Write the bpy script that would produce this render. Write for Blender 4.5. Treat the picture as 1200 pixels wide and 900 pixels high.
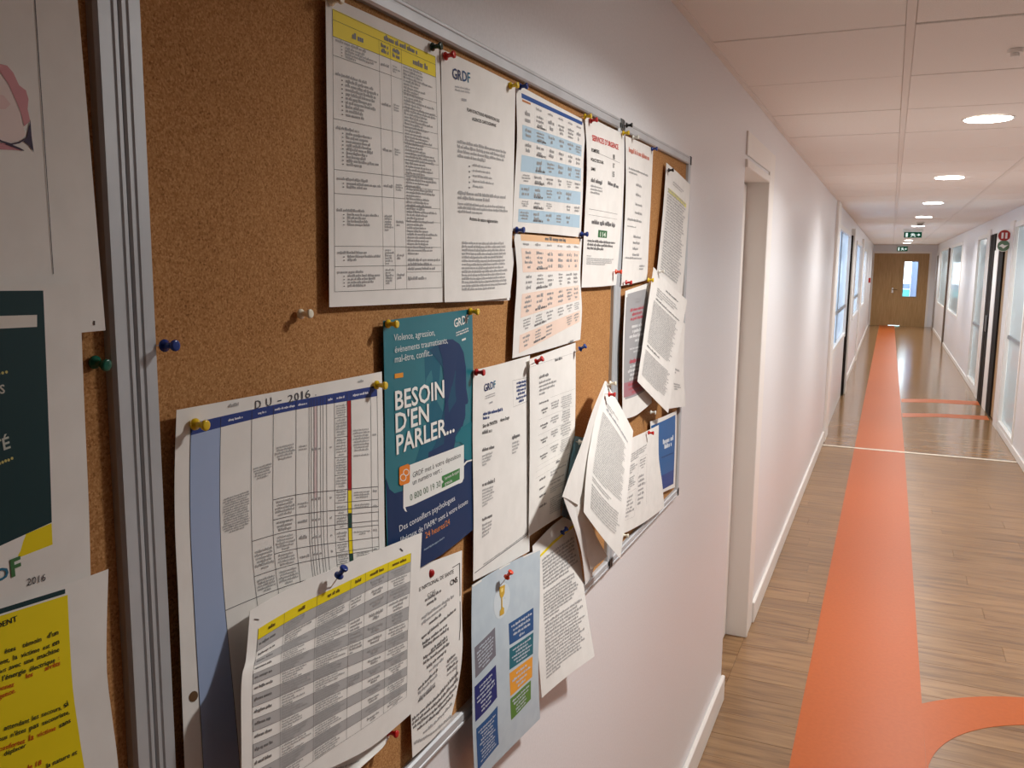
import bpy, bmesh, math, random
import numpy as np
from mathutils import Vector, Matrix

random.seed(7)
for o in list(bpy.data.objects):
    bpy.data.objects.remove(o)
scene = bpy.context.scene
COL = scene.collection

# ------------------------------------------------------------------ camera
F = 1010.0                                   # focal length in px of a 1200 px wide frame
CAM = np.array([0.515, 0.0, 1.7175])
RW = np.array([[0.9164202811973636, 0.06553985120968768, -0.39481438184741574],
               [0.4000787607892663, -0.12406936851442417, 0.9080439289823797],
               [0.010528692961143764, -0.9901067213688856, -0.13992078803625269]])
cd = bpy.data.cameras.new('camera')
cam = bpy.data.objects.new('camera', cd)
COL.objects.link(cam)
M = Matrix.Identity(4)
for i in range(3):
    M[i][0] = RW[i, 0]; M[i][1] = -RW[i, 1]; M[i][2] = -RW[i, 2]; M[i][3] = CAM[i]
cam.matrix_world = M
cd.sensor_width = 36.0
cd.lens = 36.0 * F / 1200.0
cd.clip_start = 0.01
cd.clip_end = 200
scene.camera = cam

# ------------------------------------------------------------------ world, exposure
world = bpy.data.worlds.new('daylight')
scene.world = world
world.use_nodes = True
bg = world.node_tree.nodes['Background']
bg.inputs['Color'].default_value = (0.84, 0.92, 1.0, 1)
bg.inputs['Strength'].default_value = 2.0
LAMP_STRENGTH = 9.0                       # the visible diffuser
LAMP_WATT = 7.0                           # the downward beam of each recessed light
LAMP_SPREAD = 150.0
LAMP_COLOR = (1.0, 0.965, 0.925)
vs = scene.view_settings
vs.view_transform = 'Standard'
vs.look = 'None'
vs.gamma = 1.0
vs.use_curve_mapping = False
vs.exposure = 1.6
scene.cycles.max_bounces = 16
scene.cycles.diffuse_bounces = 12

# ------------------------------------------------------------------ helpers
def lin(r, g, b):
    f = lambda c: (c / 255 / 12.92) if c / 255 <= 0.04045 else ((c / 255 + 0.055) / 1.055) ** 2.4
    return (f(r), f(g), f(b))

def ray(px, py):
    return RW @ np.array([(px - 600.0) / F, (py - 450.0) / F, 1.0])
def on_x(px, py, x):
    r = ray(px, py); return CAM + r * ((x - CAM[0]) / r[0])
def on_y(px, py, y):
    r = ray(px, py); return CAM + r * ((y - CAM[1]) / r[1])
def on_z(px, py, z):
    r = ray(px, py); return CAM + r * ((z - CAM[2]) / r[2])
def proj(P):
    q = (np.asarray(P) - CAM) @ RW
    return 600 + F * q[..., 0] / q[..., 2], 450 + F * q[..., 1] / q[..., 2]

MATS = {}
def principled(name, rgb, rough=0.5, metal=0.0, spec=0.5, coat=0.0):
    if name in MATS: return MATS[name]
    m = bpy.data.materials.new(name); m.use_nodes = True
    b = m.node_tree.nodes['Principled BSDF']
    b.inputs['Base Color'].default_value = (*rgb, 1)
    b.inputs['Roughness'].default_value = rough
    b.inputs['Metallic'].default_value = metal
    b.inputs['Specular IOR Level'].default_value = spec
    b.inputs['Coat Weight'].default_value = coat
    MATS[name] = m
    return m

def nodes_of(m):
    nt = m.node_tree
    return nt, nt.nodes, nt.links, nt.nodes['Principled BSDF']

def noise_mat(name, c1, c2, scale, rough=0.6, detail=4, stretch=(1, 1, 1), bump=0.0, spec=0.4, lo=0.35, hi=0.65, objrand=0.0, bump_dist=0.001):
    m = principled(name, c1, rough, spec=spec)
    nt, N, L, b = nodes_of(m)
    tc = N.new('ShaderNodeTexCoord'); mp = N.new('ShaderNodeMapping')
    mp.inputs['Scale'].default_value = stretch
    geo = N.new('ShaderNodeNewGeometry')
    L.new(geo.outputs['Position'], mp.inputs['Vector'])
    nz = N.new('ShaderNodeTexNoise'); nz.inputs['Scale'].default_value = scale; nz.inputs['Detail'].default_value = detail
    L.new(mp.outputs[0], nz.inputs['Vector'])
    rp = N.new('ShaderNodeValToRGB')
    rp.color_ramp.elements[0].position = lo; rp.color_ramp.elements[1].position = hi
    rp.color_ramp.elements[0].color = (*c1, 1); rp.color_ramp.elements[1].color = (*c2, 1)
    L.new(nz.outputs['Fac'], rp.inputs[0])
    out = rp.outputs[0]
    if objrand:
        oi = N.new('ShaderNodeObjectInfo'); hs = N.new('ShaderNodeHueSaturation'); mr = N.new('ShaderNodeMapRange')
        mr.inputs['To Min'].default_value = 1 - objrand; mr.inputs['To Max'].default_value = 1 + objrand
        L.new(oi.outputs['Random'], mr.inputs[0]); L.new(mr.outputs[0], hs.inputs['Value'])
        L.new(out, hs.inputs['Color']); out = hs.outputs[0]
    L.new(out, b.inputs['Base Color'])
    if bump:
        bp = N.new('ShaderNodeBump'); bp.inputs['Strength'].default_value = bump; bp.inputs['Distance'].default_value = bump_dist
        L.new(nz.outputs['Fac'], bp.inputs['Height']); L.new(bp.outputs[0], b.inputs['Normal'])
    return m

def ink(rgb, rough=0.55):
    return principled('ink_%02x%02x%02x' % tuple(int(v * 255) for v in rgb), rgb, rough, spec=0.25)

def tag(o, label=None, cat=None, group=None, kind=None):
    if label: o['label'] = label
    if cat: o['category'] = cat
    if group: o['group'] = group
    if kind: o['kind'] = kind
    return o

def raw_mesh(name, verts, faces, mat, smooth=False):
    me = bpy.data.meshes.new(name)
    me.from_pydata([tuple(map(float, v)) for v in verts], [], faces)
    me.update()
    if smooth:
        me.polygons.foreach_set('use_smooth', [True] * len(me.polygons))
    if mat: me.materials.append(mat)
    return me

def link(name, me, loc=(0, 0, 0), parent=None):
    o = bpy.data.objects.new(name, me)
    COL.objects.link(o)
    o.location = loc
    if parent is not None: o.parent = parent
    return o

def box_geo(b, bevel=0.0, seg=1):
    """verts/faces of one or several boxes (x0,x1,y0,y1,z0,z1), bevelled"""
    bm = bmesh.new()
    for (x0, x1, y0, y1, z0, z1) in b:
        r = bmesh.ops.create_cube(bm, size=1.0)
        for v in r['verts']:
            v.co = Vector(((x0 + x1) / 2 + v.co.x * (x1 - x0), (y0 + y1) / 2 + v.co.y * (y1 - y0), (z0 + z1) / 2 + v.co.z * (z1 - z0)))
    if bevel:
        bmesh.ops.bevel(bm, geom=bm.edges[:], offset=bevel, segments=seg, affect='EDGES', profile=0.5)
    bmesh.ops.recalc_face_normals(bm, faces=bm.faces[:])
    bm.verts.index_update()
    V = [tuple(v.co) for v in bm.verts]; Fc = [[v.index for v in f.verts] for f in bm.faces]
    bm.free()
    return V, Fc

def boxes(name, bl, mat, bevel=0.0, parent=None, origin=None, seg=1):
    """one mesh object of boxes in world coordinates; origin = object location (parent's origin when a part)"""
    V, Fc = box_geo(bl, bevel, seg)
    if origin is None:
        A = np.array(V)
        origin = (0, 0, 0) if parent is not None else ((A[:, 0].min() + A[:, 0].max()) / 2, (A[:, 1].min() + A[:, 1].max()) / 2, A[:, 2].min())
    if parent is not None:
        base = parent_origin(parent)
        V = [(v[0] - base[0], v[1] - base[1], v[2] - base[2]) for v in V]
        return link(name, raw_mesh(name, V, Fc, mat), (0, 0, 0), parent)
    V = [(v[0] - origin[0], v[1] - origin[1], v[2] - origin[2]) for v in V]
    return link(name, raw_mesh(name, V, Fc, mat), origin)

def parent_origin(o):
    p = np.array(o.location, dtype=float)
    while o.parent is not None:
        o = o.parent; p = p + np.array(o.location, dtype=float)
    return p

def part(name, V, Fc, mat, parent, smooth=False):
    base = parent_origin(parent)
    V = [(v[0] - base[0], v[1] - base[1], v[2] - base[2]) for v in V]
    return link(name, raw_mesh(name, V, Fc, mat, smooth), (0, 0, 0), parent)

def empty(name, loc):
    o = bpy.data.objects.new(name, None); COL.objects.link(o); o.location = loc
    o.empty_display_size = 0.05
    return o

def lathe_geo(prof, n=20, cap=True):
    """profile [(axial, radius)...] around +X"""
    V, Fc = [], []
    for (a, r) in prof:
        for k in range(n):
            t = 2 * math.pi * k / n
            V.append((a, r * math.cos(t), r * math.sin(t)))
    for i in range(len(prof) - 1):
        for k in range(n):
            k2 = (k + 1) % n
            Fc.append([i * n + k, (i + 1) * n + k, (i + 1) * n + k2, i * n + k2])
    if cap:
        Fc.append(list(range(n)))
        Fc.append([(len(prof) - 1) * n + k for k in range(n)][::-1])
    return V, Fc

def disc_z(cx, cy, z0, z1, r, n=32):
    V, Fc = [], []
    for z in (z0, z1):
        for k in range(n):
            t = 2 * math.pi * k / n
            V.append((cx + r * math.cos(t), cy + r * math.sin(t), z))
    Fc.append(list(range(n))[::-1]); Fc.append(list(range(n, 2 * n)))
    for k in range(n):
        k2 = (k + 1) % n
        Fc.append([k, k2, n + k2, n + k])
    return V, Fc

def ring_z(cx, cy, z0, z1, r0, r1, n=32):
    V, Fc = [], []
    for (r, z) in ((r0, z0), (r1, z0), (r1, z1), (r0, z1)):
        for k in range(n):
            t = 2 * math.pi * k / n
            V.append((cx + r * math.cos(t), cy + r * math.sin(t), z))
    for j in range(4):
        j2 = (j + 1) % 4
        for k in range(n):
            k2 = (k + 1) % n
            Fc.append([j * n + k, j2 * n + k, j2 * n + k2, j * n + k2])
    return V, Fc

# ------------------------------------------------------------------ materials
M_WALL = noise_mat('wall_paint', (0.735, 0.74, 0.76), (0.775, 0.78, 0.80), 180, rough=0.34, bump=0.12, spec=0.42, bump_dist=0.0006)
M_WHITE = principled('white_lacquer', (0.82, 0.80, 0.765), 0.35)
M_TILE = noise_mat('ceiling_tile', (0.82, 0.79, 0.75), (0.90, 0.87, 0.83), 420, rough=0.9, bump=0.25, spec=0.1)
M_TBAR = principled('ceiling_bar', (0.80, 0.765, 0.72), 0.6)
M_SEAM = principled('ceiling_void', (0.16, 0.13, 0.11), 0.9)
M_ALU = noise_mat('brushed_aluminium', (0.50, 0.525, 0.55), (0.57, 0.595, 0.62), 260, rough=0.5, stretch=(1, 0.05, 0.05))
MATS['brushed_aluminium'].node_tree.nodes['Principled BSDF'].inputs['Metallic'].default_value = 0.35
M_BLACK = principled('black_plastic', (0.012, 0.012, 0.013), 0.4)
M_DARK = principled('dark_frame', (0.016, 0.012, 0.010), 0.7, spec=0.12)
M_STEEL = principled('steel', (0.7, 0.69, 0.66), 0.25, metal=1.0)
M_PAPER = noise_mat('paper', (0.80, 0.785, 0.75), (0.84, 0.825, 0.79), 35, rough=0.75, bump=0.15, spec=0.2, bump_dist=0.002)
M_PALEBLUE = noise_mat('pale_blue_paper', (0.48, 0.57, 0.64), (0.53, 0.62, 0.68), 40, rough=0.55, bump=0.1, spec=0.3, bump_dist=0.002)
M_STRIPE = noise_mat('orange_vinyl', (0.45, 0.102, 0.018), (0.48, 0.110, 0.020), 60, rough=0.36, bump=0.10, spec=0.22)

def cork():
    m = principled('cork', (0.4, 0.22, 0.09), 0.9, spec=0.15)
    nt, N, L, b = nodes_of(m)
    geo = N.new('ShaderNodeNewGeometry')
    v = N.new('ShaderNodeTexVoronoi'); v.inputs['Scale'].default_value = 640
    n1 = N.new('ShaderNodeTexNoise'); n1.inputs['Scale'].default_value = 400; n1.inputs['Detail'].default_value = 6; n1.inputs['Roughness'].default_value = 0.7
    n2 = N.new('ShaderNodeTexNoise'); n2.inputs['Scale'].default_value = 14; n2.inputs['Detail'].default_value = 2
    for t in (v, n1, n2): L.new(geo.outputs['Position'], t.inputs['Vector'])
    mixv = N.new('ShaderNodeMix'); mixv.data_type = 'FLOAT'; mixv.inputs[0].default_value = 0.35
    sep = N.new('ShaderNodeSeparateColor'); L.new(v.outputs['Color'], sep.inputs[0])
    L.new(n1.outputs['Fac'], mixv.inputs[2]); L.new(sep.outputs[0], mixv.inputs[3])
    add = N.new('ShaderNodeMath'); add.operation = 'MULTIPLY_ADD'; add.inputs[1].default_value = 0.16
    L.new(n2.outputs['Fac'], add.inputs[0]); L.new(mixv.outputs[0], add.inputs[2])
    rp = N.new('ShaderNodeValToRGB'); e = rp.color_ramp.elements
    e[0].position = 0.28; e[0].color = (0.17, 0.070, 0.024, 1)
    e[1].position = 0.85; e[1].color = (0.60, 0.33, 0.14, 1)
    k = e.new(0.45); k.color = (0.38, 0.178, 0.064, 1)
    k = e.new(0.62); k.color = (0.45, 0.225, 0.085, 1)
    L.new(add.outputs[0], rp.inputs[0]); L.new(rp.outputs[0], b.inputs['Base Color'])
    bp = N.new('ShaderNodeBump'); bp.inputs['Strength'].default_value = 0.5; bp.inputs['Distance'].default_value = 0.0008
    L.new(n1.outputs['Fac'], bp.inputs['Height']); L.new(bp.outputs[0], b.inputs['Normal'])
    return m
M_CORK = cork()

def wood_floor(name, tiled):
    m = principled(name, (0.4, 0.26, 0.15), 0.33, spec=0.45)
    nt, N, L, b = nodes_of(m)
    geo = N.new('ShaderNodeNewGeometry')
    oi = N.new('ShaderNodeObjectInfo')
    add = N.new('ShaderNodeVectorMath'); add.operation = 'ADD'
    mul = N.new('ShaderNodeVectorMath'); mul.operation = 'SCALE'; mul.inputs[3].default_value = 37.0
    comb = N.new('ShaderNodeCombineXYZ')
    L.new(oi.outputs['Random'], comb.inputs[0]); L.new(comb.outputs[0], mul.inputs[0])
    L.new(geo.outputs['Position'], add.inputs[0]); L.new(mul.outputs[0], add.inputs[1])
    mp = N.new('ShaderNodeMapping'); mp.inputs['Scale'].default_value = (1.3, 14, 1)
    L.new(add.outputs[0], mp.inputs['Vector'])
    n1 = N.new('ShaderNodeTexNoise'); n1.inputs['Scale'].default_value = 2.2; n1.inputs['Detail'].default_value = 7; n1.inputs['Roughness'].default_value = 0.62
    n1.inputs['Distortion'].default_value = 0.6
    L.new(mp.outputs[0], n1.inputs['Vector'])
    rp = N.new('ShaderNodeValToRGB'); e = rp.color_ramp.elements
    e[0].position = 0.30; e[0].color = (0.138, 0.068, 0.029, 1)
    e[1].position = 0.72; e[1].color = (0.355, 0.212, 0.100, 1)
    k = e.new(0.5); k.color = (0.262, 0.148, 0.066, 1)
    L.new(n1.outputs['Fac'], rp.inputs[0])
    hs = N.new('ShaderNodeHueSaturation')
    mr = N.new('ShaderNodeMapRange'); mr.inputs['To Min'].default_value = 0.9; mr.inputs['To Max'].default_value = 1.1
    if tiled:
        br = N.new('ShaderNodeTexBrick'); br.inputs['Scale'].default_value = 1.0
        br.inputs['Brick Width'].default_value = 1.25; br.inputs['Row Height'].default_value = 0.16
        br.inputs['Mortar Size'].default_value = 0.0
        br.inputs['Color1'].default_value = (0, 0, 0, 1); br.inputs['Color2'].default_value = (1, 1, 1, 1)
        L.new(geo.outputs['Position'], br.inputs['Vector']); L.new(br.outputs['Color'], mr.inputs[0])
    else:
        L.new(oi.outputs['Random'], mr.inputs[0])
    L.new(mr.outputs[0], hs.inputs['Value']); L.new(rp.outputs[0], hs.inputs['Color'])
    L.new(hs.outputs[0], b.inputs['Base Color'])
    rr = N.new('ShaderNodeMapRange'); rr.inputs['To Min'].default_value = 0.10 if tiled else 0.24; rr.inputs['To Max'].default_value = 0.22 if tiled else 0.40
    L.new(n1.outputs['Fac'], rr.inputs[0]); L.new(rr.outputs[0], b.inputs['Roughness'])
    return m
M_PLANK = wood_floor('vinyl_plank', False)
M_FLOOR = wood_floor('vinyl_floor', True)

M_OAK = noise_mat('oak_veneer', (0.36, 0.215, 0.085), (0.46, 0.29, 0.13), 3.0, rough=0.42, stretch=(22, 22, 1.2), detail=6)

def frosted(name, rgb, trans=0.5):
    m = principled(name, rgb, 0.12, spec=0.5)
    nt, N, L, b = nodes_of(m)
    t = N.new('ShaderNodeBsdfTranslucent'); t.inputs['Color'].default_value = (*rgb, 1)
    mx = N.new('ShaderNodeMixShader'); mx.inputs[0].default_value = trans
    out = N['Material Output']
    L.new(b.outputs[0], mx.inputs[1]); L.new(t.outputs[0], mx.inputs[2]); L.new(mx.outputs[0], out.inputs['Surface'])
    return m
M_FROST = frosted('frosted_glass', (0.56, 0.62, 0.63), 0.24)
M_FROST_B = frosted('frosted_blue_glass', (0.60, 0.68, 0.76), 0.40)

def clear_glass():
    m = bpy.data.materials.new('clear_glass'); m.use_nodes = True
    N = m.node_tree.nodes; L = m.node_tree.links
    N.remove(N['Principled BSDF'])
    tr = N.new('ShaderNodeBsdfTransparent'); gl = N.new('ShaderNodeBsdfGlossy'); gl.inputs['Roughness'].default_value = 0.02
    tr.inputs['Color'].default_value = (0.93, 0.97, 0.97, 1)
    fr = N.new('ShaderNodeFresnel'); fr.inputs['IOR'].default_value = 1.45
    mx = N.new('ShaderNodeMixShader')
    L.new(fr.outputs[0], mx.inputs[0]); L.new(tr.outputs[0], mx.inputs[1]); L.new(gl.outputs[0], mx.inputs[2])
    L.new(mx.outputs[0], N['Material Output'].inputs['Surface'])
    return m
M_GLASS = clear_glass()

def emission(name, rgb, s):
    m = bpy.data.materials.new(name); m.use_nodes = True
    N = m.node_tree.nodes; L = m.node_tree.links
    N.remove(N['Principled BSDF'])
    e = N.new('ShaderNodeEmission'); e.inputs['Color'].default_value = (*rgb, 1); e.inputs['Strength'].default_value = s
    L.new(e.outputs[0], N['Material Output'].inputs['Surface'])
    return m
M_LAMP = emission('lamp_diffuser', LAMP_COLOR, LAMP_STRENGTH)
M_EXIT = emission('exit_panel_green', (0.02, 0.16, 0.09), 0.12)
M_EXITW = emission('exit_panel_white', (0.9, 1.0, 0.95), 0.3)

# ------------------------------------------------------------------ the shell
XR = 1.665; HC = 2.332; Y0 = -2.4; YE = 27.5
floor = boxes('floor', [(-0.6, XR + 0.6, Y0 - 0.1, YE + 0.05, -0.12, -0.004)], M_FLOOR, origin=(0.83, 12, 0))
tag(floor, 'wood-look vinyl floor of the long corridor', 'floor', kind='structure')
# planks laid across the corridor, near zone
PL, PW, GAP = 1.25, 0.16, 0.0012
plank_cache = {}
row = 0
y = 2.24
while y < 8.6:
    off = (row * 0.43) % PL
    x = -off
    while x < XR - 0.01:
        a, b_ = max(0.0, x), min(XR, x + PL)
        if b_ - a > 0.004:
            key = round(b_ - a, 3)
            if key not in plank_cache:
                V, Fc = box_geo([(GAP / 2, key - GAP / 2, GAP / 2, PW - GAP / 2, -0.0039, 0.0)], 0.0006)
                plank_cache[key] = raw_mesh('plank', V, Fc, M_PLANK)
            pk = link('plank', plank_cache[key], (a - floor.location.x, y - floor.location.y, 0), floor)
        x += PL
    y += PW; row += 1
Y_PL0, Y_PL1 = 2.24, y
boxes('floor_sheet', [(0, XR, Y0, Y_PL0, -0.0039, -0.0001), (0, XR, Y_PL1, YE, -0.0039, -0.0001), (-0.12, 0, 3.30, 3.95, -0.0039, -0.0001)], M_FLOOR, parent=floor)

ceiling = boxes('ceiling', [(-0.1, XR + 0.2, Y0 - 0.1, YE + 0.1, HC + 0.03, HC + 0.12)], M_SEAM, origin=(0.83, 12, HC))
tag(ceiling, 'suspended ceiling of pale square tiles in a metal grid', 'ceiling', kind='structure')
colsx = [(0.0, 0.508), (0.530, 1.154), (1.176, XR)]
TS = 0.657
tile_cache = {}
k0 = int(math.floor((Y0 - 2.53) / TS)); k1 = int(math.ceil((YE - 2.53) / TS))
for k in range(k0, k1):
    ya, yb = max(Y0, 2.53 + k * TS), min(YE, 2.53 + (k + 1) * TS)
    if yb - ya < 0.05: continue
    for (xa, xb) in colsx:
        key = (round(xb - xa, 3), round(yb - ya, 3))
        if key not in tile_cache:
            V, Fc = box_geo([(0.0006, key[0] - 0.0006, 0.006, key[1] - 0.006, 0.0, 0.03)], 0.002)
            tile_cache[key] = raw_mesh('ceiling_tile', V, Fc, M_TILE)
        link('ceiling_tile', tile_cache[key], (xa - ceiling.location.x, ya - ceiling.location.y, random.uniform(-0.0012, 0.0012)), ceiling)
for xa, xb in ((0.508, 0.530), (1.154, 1.176)):
    boxes('grid_runner', [(xa, xb, Y0, YE, HC - 0.001, HC + 0.03)], M_TBAR, parent=ceiling)
boxes('edge_angle', [(0.0, 0.018, Y0, YE, HC - 0.004, HC - 0.0015)], M_TBAR, parent=ceiling)
boxes('edge_angle', [(XR - 0.018, XR, Y0, YE, HC - 0.004, HC - 0.0015)], M_TBAR, parent=ceiling)

TH = 0.12
# left wall with openings: (y0,y1,z0,z1)
L_OPEN = [(3.30, 3.95, 0, 2.10), (9.30, 12.15, 0.80, 2.14), (14.35, 16.75, 0.88, 2.10), (18.4, 20.3, 0.88, 2.06)]
R_OPEN = [(9.15, 10.35, 0.06, 2.18), (10.72, 12.72, 0.0, 2.13), (13.12, 14.52, 0.06, 2.16), (17.6, 20.7, 0.78, 2.17), (21.75, 25.0, 0.76, 2.16)]
def wall_boxes(opens, xa, xb):
    out = []; y = Y0 - 0.1
    for (a, b_, z0, z1) in opens:
        out.append((xa, xb, y, a, 0, HC + 0.03))
        if z0 > 0.02: out.append((xa, xb, a, b_, 0, z0))
        out.append((xa, xb, a, b_, z1, HC + 0.03))
        y = b_
    out.append((xa, xb, y, YE + 0.1, 0, HC + 0.03))
    return out
wl = boxes('wall_left', wall_boxes(L_OPEN, -TH, 0), M_WALL, origin=(0, 12, 0))
tag(wl, 'long off-white satin wall carrying the cork boards', 'wall', kind='structure')
wr = boxes('wall_right', wall_boxes(R_OPEN, XR, XR + TH), M_WALL, origin=(XR, 12, 0))
tag(wr, 'white partition wall with glazed offices along the corridor', 'wall', kind='structure')
wb = boxes('wall_back', [(-TH, XR + TH, Y0 - 0.1, Y0, 0, HC + 0.03)], M_WALL)
tag(wb, 'plain white wall closing the corridor behind the viewer', 'wall', kind='structure')
we = boxes('wall_end', [(0, 0.0345, YE - 0.02, YE + 0.1, 0, HC + 0.03), (1.4855, XR, YE - 0.02, YE + 0.1, 0, HC + 0.03), (0.0345, 1.4855, YE - 0.02, YE + 0.1, 2.0855, HC + 0.03)], M_WALL)
tag(we, 'white end wall around the wooden double door', 'wall', kind='structure')

def struct(name, bl, mat, label, cat, bevel=0.002):
    o = boxes(name, bl, mat, bevel); return tag(o, label, cat, kind='structure')
struct('baseboard_left_near', [(0.0005, 0.016, Y0, 3.30, 0.001, 0.105)], M_WHITE, 'white baseboard below the cork boards, ending at the narrow doorway', 'baseboard', 0.004)
struct('baseboard_left_middle', [(0.0005, 0.016, 4.11, 8.85, 0.001, 0.105)], M_WHITE, 'white baseboard on the left wall beyond the narrow doorway', 'baseboard', 0.004)
struct('baseboard_left_far', [(0.0005, 0.016, 12.7, YE - 0.03, 0.001, 0.09)], M_WHITE, 'white baseboard on the left wall near the end doors', 'baseboard', 0.004)
struct('baseboard_right_near', [(XR - 0.014, XR - 0.0005, Y0, 10.60, 0.001, 0.07)], M_WHITE, 'low white baseboard of the nearest right partition', 'baseboard', 0.003)
struct('baseboard_right_far', [(XR - 0.014, XR - 0.0005, 12.75, YE - 0.03, 0.001, 0.07)], M_WHITE, 'low white baseboard of the far right partition', 'baseboard', 0.003)

# door 1: narrow recessed door on the left
d1 = empty('door_1', (-0.05, 3.62, 0)); tag(d1, 'narrow white door recessed in the left wall past the boards', 'door', kind='structure')
boxes('casing', [(0.0, 0.007, 3.95, 4.10, 0, 2.20), (0.0, 0.007, 3.301, 3.95, 2.115, 2.20)], M_WHITE, 0.0015, d1)
boxes('inner_casing', [(-0.105, 0.010, 3.925, 3.95, 0, 2.10), (-0.105, 0.010, 3.30, 3.925, 2.07, 2.10)], M_WHITE, 0.003, d1)
boxes('leaf', [(-0.115, -0.085, 3.305, 3.922, 0.008, 2.062)], M_WHITE, 0.003, d1)
boxes('recess_panel', [(-0.135, -0.116, 3.30, 3.95, 0.0, 2.10)], M_WHITE, 0.0, d1)

# unseen doors behind and beside the viewer, added to darken the left board
d5 = empty('added_door_behind', (0.83, Y0, 0)); tag(d5, 'added oak double door, unseen behind the viewer, darkening the left board', 'door', kind='structure')
for xa, xb in ((0.06, 0.825), (0.835, 1.60)):
    lf = boxes('leaf', [(xa, xb, Y0 + 0.001, Y0 + 0.04, 0.004, 2.2)], M_OAK, 0.003, d5)
    hx = xb - 0.10 if xa < 0.5 else xa + 0.06
    boxes('handle', [(hx, hx + 0.02, Y0 + 0.041, Y0 + 0.09, 1.03, 1.05), (hx, hx + 0.10 if xa > 0.5 else hx + 0.03, Y0 + 0.078, Y0 + 0.092, 1.028, 1.052)], M_STEEL, 0.003, lf)
d6 = empty('added_cupboards', (XR, -0.35, 0)); tag(d6, 'added dark grey cupboard doors, unseen beside the viewer, cutting bounce light', 'door', kind='structure')  # invented cupboard fronts, dark so the right wall bounces less light onto the boards
for j in range(6):
    lf = boxes('leaf', [(XR - 0.03, XR - 0.0005, -2.0 + j * 0.80, -1.21 + j * 0.80, 0.075, 2.25)], principled('added_cupboard_grey', (0.20, 0.20, 0.21), 0.5), 0.003, d6)
    boxes('handle', [(XR - 0.06, XR - 0.031, -1.28 + j * 0.80, -1.26 + j * 0.80, 1.0, 1.16)], M_STEEL, 0.003, lf)

# threshold
struct('trim_1', [(0.017, XR - 0.015, 8.655, 8.70, 0.0, 0.005)], principled('threshold_metal', (0.72, 0.66, 0.56), 0.45, metal=0.3), 'pale metal threshold strip across the corridor floor', 'threshold', 0.002)

# orange guidance stripe with its branches
def strip_obj(name, left, right, z0, z1, label):
    n = len(left); V = []; Fc = []
    for z in (z0, z1):
        for a, b_ in zip(left, right): V += [(a[0], a[1], z), (b_[0], b_[1], z)]
    m = 2 * n
    for i in range(n - 1):
        a = 2 * i
        Fc.append([m + a, m + a + 1, m + a + 3, m + a + 2]); Fc.append([a, a + 2, a + 3, a + 1])
        Fc.append([a, m + a, m + a + 2, a + 2]); Fc.append([a + 1, a + 3, m + a + 3, m + a + 1])
    Fc.append([0, 1, m + 1, m]); Fc.append([m - 2, 2 * m - 2, 2 * m - 1, m - 1])
    A = np.array(V); o0 = A.mean(0); o0[2] = z0
    o = link(name, raw_mesh(name, A - o0, Fc, M_STRIPE), o0)
    bm = bmesh.new(); bm.from_mesh(o.data); bmesh.ops.recalc_face_normals(bm, faces=bm.faces[:]); bm.to_mesh(o.data); bm.free()
    return tag(o, label, 'floor stripe', kind='structure')
strip_obj('trim_2', [(0.303, Y0 + 0.01), (0.303, 8.65)], [(0.738, Y0 + 0.01), (0.738, 8.65)], 0.0002, 0.0016, 'wide orange vinyl stripe on the floor, nearer length before the threshold')
strip_obj('trim_3', [(0.303, 8.705), (0.29, YE - 0.02)], [(0.738, 8.705), (0.70, YE - 0.02)], 0.0002, 0.0016, 'wide orange vinyl stripe on the floor, farther length up to the end doors')
def arc(c, r, a0, a1, n): return [(c[0] + r * math.cos(math.radians(a0 + (a1 - a0) * i / n)), c[1] + r * math.sin(math.radians(a0 + (a1 - a0) * i / n))) for i in range(n + 1)]
inn = arc((1.336, 3.04), 0.597, 180, 90, 20) + [(XR - 0.02, 3.637)]
out_ = arc((1.40, 2.93), 0.94, 134.8, 90, 20) + [(XR - 0.02, 3.87)]
strip_obj('trim_4', out_, inn, 0.0002, 0.0014, 'curved orange branch bending right from the floor stripe in the foreground')
strip_obj('trim_5', [(0.742, 12.25), (1.1, 12.42), (XR - 0.02, 12.5)], [(0.742, 11.95), (1.1, 12.1), (XR - 0.02, 12.15)], 0.0002, 0.0012, 'faint orange crossing band, farther one beside the wooden side door')
strip_obj('trim_6', [(0.742, 11.05), (1.1, 11.2), (XR - 0.02, 11.3)], [(0.742, 10.75), (1.1, 10.95), (XR - 0.02, 11.0)], 0.0002, 0.0012, 'faint orange crossing band, nearer one beside the wooden side door')

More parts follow.
